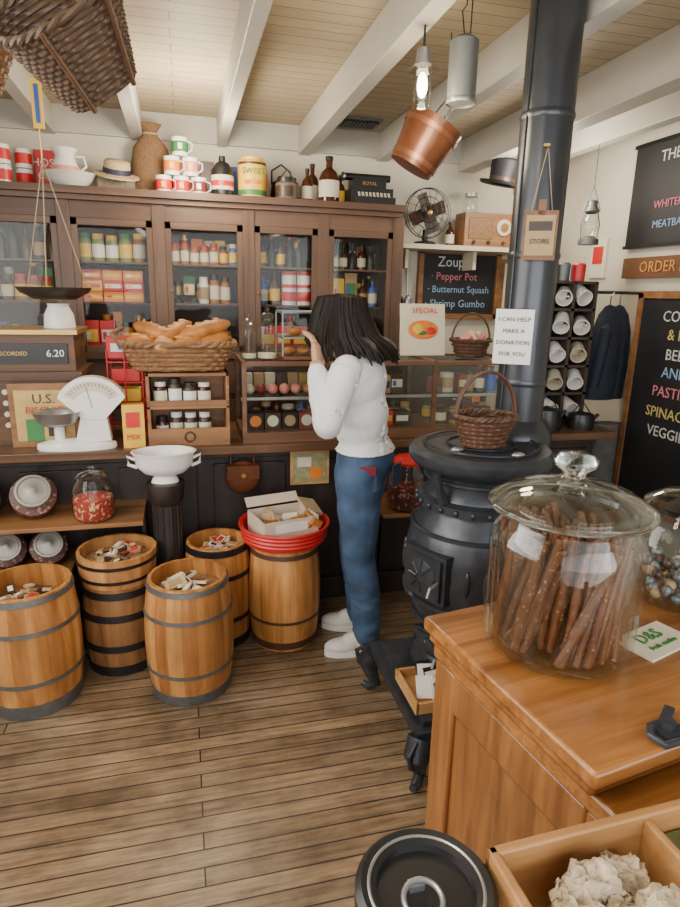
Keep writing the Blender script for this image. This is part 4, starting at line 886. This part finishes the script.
b.tube([(qx-.06,qy,qz+.2),(qx,qy,qz+.33),(qx+.06,qy,qz+.2)],.003,ZINC,6);b.tube([(qx,qy,qz+.33),(qx,qy,CE)],.002,BLACK,5);b.done('hanging_lantern')
# ---------------------------------------------------------------- pigeonhole shelf with mugs on the counter
b=B();x0,x1,y0,y1=1.86,2.3,3.12,3.38;SHW=mat('dark_shelf',(.05,.036,.026),.5)
b.bx(x0,x1,y1-.02,y1,KZ+.001,1.7,SHW)
for x in (x0,x0+.14,x0+.28,x1-.02): b.bx(x,x+.02,y0,y1,KZ+.001,1.7,SHW)
for z in (KZ+.001,1.06,1.22,1.38,1.54,1.69): b.bx(x0,x1,y0,y1,z,z+.015,SHW)
b.done('pigeonhole_shelf')
b=B()
for z in (.915,1.075,1.235,1.395,1.555):
    for k,x in enumerate((x0+.085,x0+.22,x0+.355)):
        dz=U(-.6,.3);h_=random.choice([.0,.01,.015]);m_=random.choice([WHITE,WHITE,WHITE,CREAM,WHITE])
        b.lathe((x,y0-.01,z+.055),[(0,.1),(.04+h_*.2,.1),(.046,0),(.041,0),(.037,.09),(0,.09)],m_,20,(-1.3+U(-.2,.3),0,dz));b.tube([(x+.04,y0+.01,z+.065),(x+.06,y0+.03,z+.065),(x+.06,y0+.06,z+.065),(x+.04,y0+.08,z+.06)],.005,m_,6)
b.done('white_mugs')
b=B()
for k in range(4): 
    x=x0+.07+k*.1;b.lathe((x,y0+.1,1.706),[(0,0),(.035,0),(.038,.09),(.03,.1),(0,.1)],[WHITE,BLUE,ZINC,RED][k],18)
b.done('shelf_top_canisters')
b=B();CT=mat('navy_jacket',(.015,.02,.035),.7,var=.4,scale=14,bump=.6)
for k in range(2):
    cx=2.53+.09*k;cy=3.3+.03*k
    b.lathe((cx,cy,1.0),[(0,0),(.1,0),(.11,.2),(.1,.42),(.07,.52),(.03,.57),(0,.58)],CT,20,sy=.5)
    b.lathe((cx-.075,cy-.03,1.08),[(0,0),(.035,0),(.042,.2),(.04,.36),(0,.4)],CT,12,(0,.12,0));b.tube([(cx,cy,1.57),(cx,cy,1.63),(cx+.02,cy,1.65)],.004,STEEL,6)
b.tube([(2.42,3.32,1.65),(2.75,3.32,1.65)],.01,IRON);b.done('hanging_jackets')
b=B();b.lathe((2.6,3.27,.3),[(0,0),(.1,0),(.11,.3),(.1,.55),(0,.56)],mat('grey_sack',(.12,.11,.1),.8,var=.4),20,sy=.6);b.lathe((2.6,3.27,0),[(0,0),(.12,0),(.12,.299),(0,.3)],RACK,20);b.done('merchandise_stand')
b=B()
for x,y,r,h in ((1.95,2.96,.08,.11),(2.17,2.96,.075,.08)):
    b.lathe((x,y,KZ),[(0,0),(r,0),(r*1.05,h*.5),(r*.9,h),(r*.3,h*1.1),(0,h*1.2)],BLACK,24);b.tube([(x-r,y,KZ+h*.8),(x,y,KZ+h*1.9),(x+r,y,KZ+h*.8)],.004,BLACK,6);b.tube([(x+r*.8,y,KZ+h*.4),(x+r*1.5,y,KZ+h*.9)],[.015,.01],BLACK)
b.done('cast_iron_kettles')
# ---------------------------------------------------------------- right wall boards
Rr=(math.pi/2,0,-math.pi/2)
b=B();b.bx(2.72,2.745,2.5,3.48,1.93,2.5,CHALK)
for z in (1.915,2.49): b.bx(2.71,2.748,2.49,3.49,z,z+.02,BLACK)
for t,z,y,s,m in (('THE ZOUP',2.41,3.06,.085,CHK),('WHITEFISH',2.15,3.12,.06,CHKP),('MEATBALL',2.04,3.12,.06,CHKB)): b.text(t,(2.716,y,z),s,m,Rr)
b.done('wall_menu_chalkboard')
b=B();b.bx(2.715,2.748,2.6,3.47,1.74,1.86,mat('sign_brown',(.16,.07,.03),.5));b.text('ORDER HERE',(2.71,3.05,1.80),.09,mat('sign_orange',(.6,.26,.06),.7),Rr);b.done('order_sign')
MM=Matrix.Translation((2.66,2.86,.001))
b=B()
b.bx(-.01,.01,-.42,.3,.42,1.62,CHALK)
for y in (-.45,.3): b.bx(-.02,.02,y,y+.04,0,1.65,RACK)
for z in (.38,1.62): b.bx(-.02,.02,-.45,.34,z,z+.04,RACK)
for t,z,m in (('COFFEE',1.52,CHK),('& PIE',1.42,CHKY),('BEEF',1.31,CHK),('AND',1.21,CHKB),('PASTIES',1.1,CHKP),('SPINACH',.98,CHKY),('VEGGIE',.87,CHK)): b.text(t,(-.013,-.02,z),.085,m,Rr)
b.done('easel_chalkboard',MM)
b=B();b.cyl((2.47,4.29,2.2),.09,.02,BRASS,28,(math.pi/2,0,0));b.cyl((2.47,4.27,2.2),.075,.01,CREAM,28,(math.pi/2,0,0));b.tube([(2.47,4.255,2.2),(2.47,4.255,2.25)],.003,BLACK,5);b.done('wall_clock')
b=B();b.bx(2.36,2.6,4.28,4.298,2.33,2.49,ORNG);b.text('FEED',(2.48,4.275,2.45),.07,BLUE);b.text('SEEDS',(2.48,4.275,2.37),.055,WHITE);b.done('tin_sign')
b=B();b.bx(2.3,2.7,4.27,4.298,1.5,1.88,RACK);b.bx(2.33,2.67,4.262,4.27,1.53,1.85,PAPER);b.box((2.5,4.26,1.69),(.28,.004,.2),mat('print_green',(.3,.28,.14)));b.done('framed_map')
b=B();
for k,(y,m) in enumerate(((3.75,PAPER),(3.98,CREAM),(4.18,PAPER))): b.bx(2.73,2.748,y-.08,y+.08,1.75-.1*k,2.0-.1*k,m);b.bx(2.726,2.731,y-.05,y+.05,1.84-.1*k,1.95-.1*k,[RED,BLUE,GREEN][k])
b.done('wall_notices')
# ---------------------------------------------------------------- camera, light
th=math.radians(14.57);ps=math.radians(14.5);ro=math.radians(1.3)
Fc=Vector((math.cos(th)*math.sin(ps),math.cos(th)*math.cos(ps),-math.sin(th)))
Rc=Vector((math.cos(ps),-math.sin(ps),0));Uc=Rc.cross(Fc)
R2=Rc*math.cos(ro)+Uc*math.sin(ro);U2=-Rc*math.sin(ro)+Uc*math.cos(ro)
cd=bpy.data.cameras.new('camera');cd.sensor_fit='HORIZONTAL';cd.sensor_width=36;cd.lens=36*610/680;cd.clip_start=.02
co=bpy.data.objects.new('camera',cd);COL.objects.link(co)
co.matrix_world=Matrix(((R2.x,U2.x,-Fc.x,0),(R2.y,U2.y,-Fc.y,0),(R2.z,U2.z,-Fc.z,1.6),(0,0,0,1)))
bpy.context.scene.camera=co
def area(nm,loc,rot,sx,sy,pw,col):
    l=bpy.data.lights.new(nm,'AREA');l.shape='RECTANGLE';l.size=sx;l.size_y=sy;l.energy=pw;l.color=col
    o=bpy.data.objects.new(nm,l);o.location=loc;o.rotation_euler=rot;COL.objects.link(o)
area('window_light',(.5,-1.5,1.6),(math.radians(82),0,0),3.6,1.6,100,(.97,.97,1))
area('window_light_left',(-1.5,1.2,1.7),(0,math.radians(-80),0),1.6,2.2,75,(1,.98,.93))
def point(nm,loc,pw,col,r=.1):
    l=bpy.data.lights.new(nm,'POINT');l.energy=pw;l.color=col;l.shadow_soft_size=r
    o=bpy.data.objects.new(nm,l);o.location=loc;COL.objects.link(o)
point('pendant_light',(.83,2.2,2.18),14,(1,.82,.55))
point('fill_light_back',(.1,3.5,2.3),36,(1,.85,.64),.12)  # added warm fill to brighten ceiling and back wall; no fixture here
point('fill_light_right',(2.1,3.5,2.3),26,(1,.9,.75),.12)  # added fill for the right-hand corner, not a real ceiling lamp
point('fill_light_near',(-.3,.6,2.3),26,(1,.88,.72),.15)  # added fill out of view near the camera, no lamp hangs there
w=bpy.data.worlds.new('world');bpy.context.scene.world=w;w.use_nodes=True
nt=w.node_tree;sk=nt.nodes.new('ShaderNodeTexSky');sk.sky_type='NISHITA';sk.sun_elevation=.6;sk.sun_rotation=2.0;sk.sun_disc=False
nt.links.new(sk.outputs[0],nt.nodes['Background'].inputs[0]);nt.nodes['Background'].inputs[1].default_value=.3
bpy.data.scenes.remove(TS)
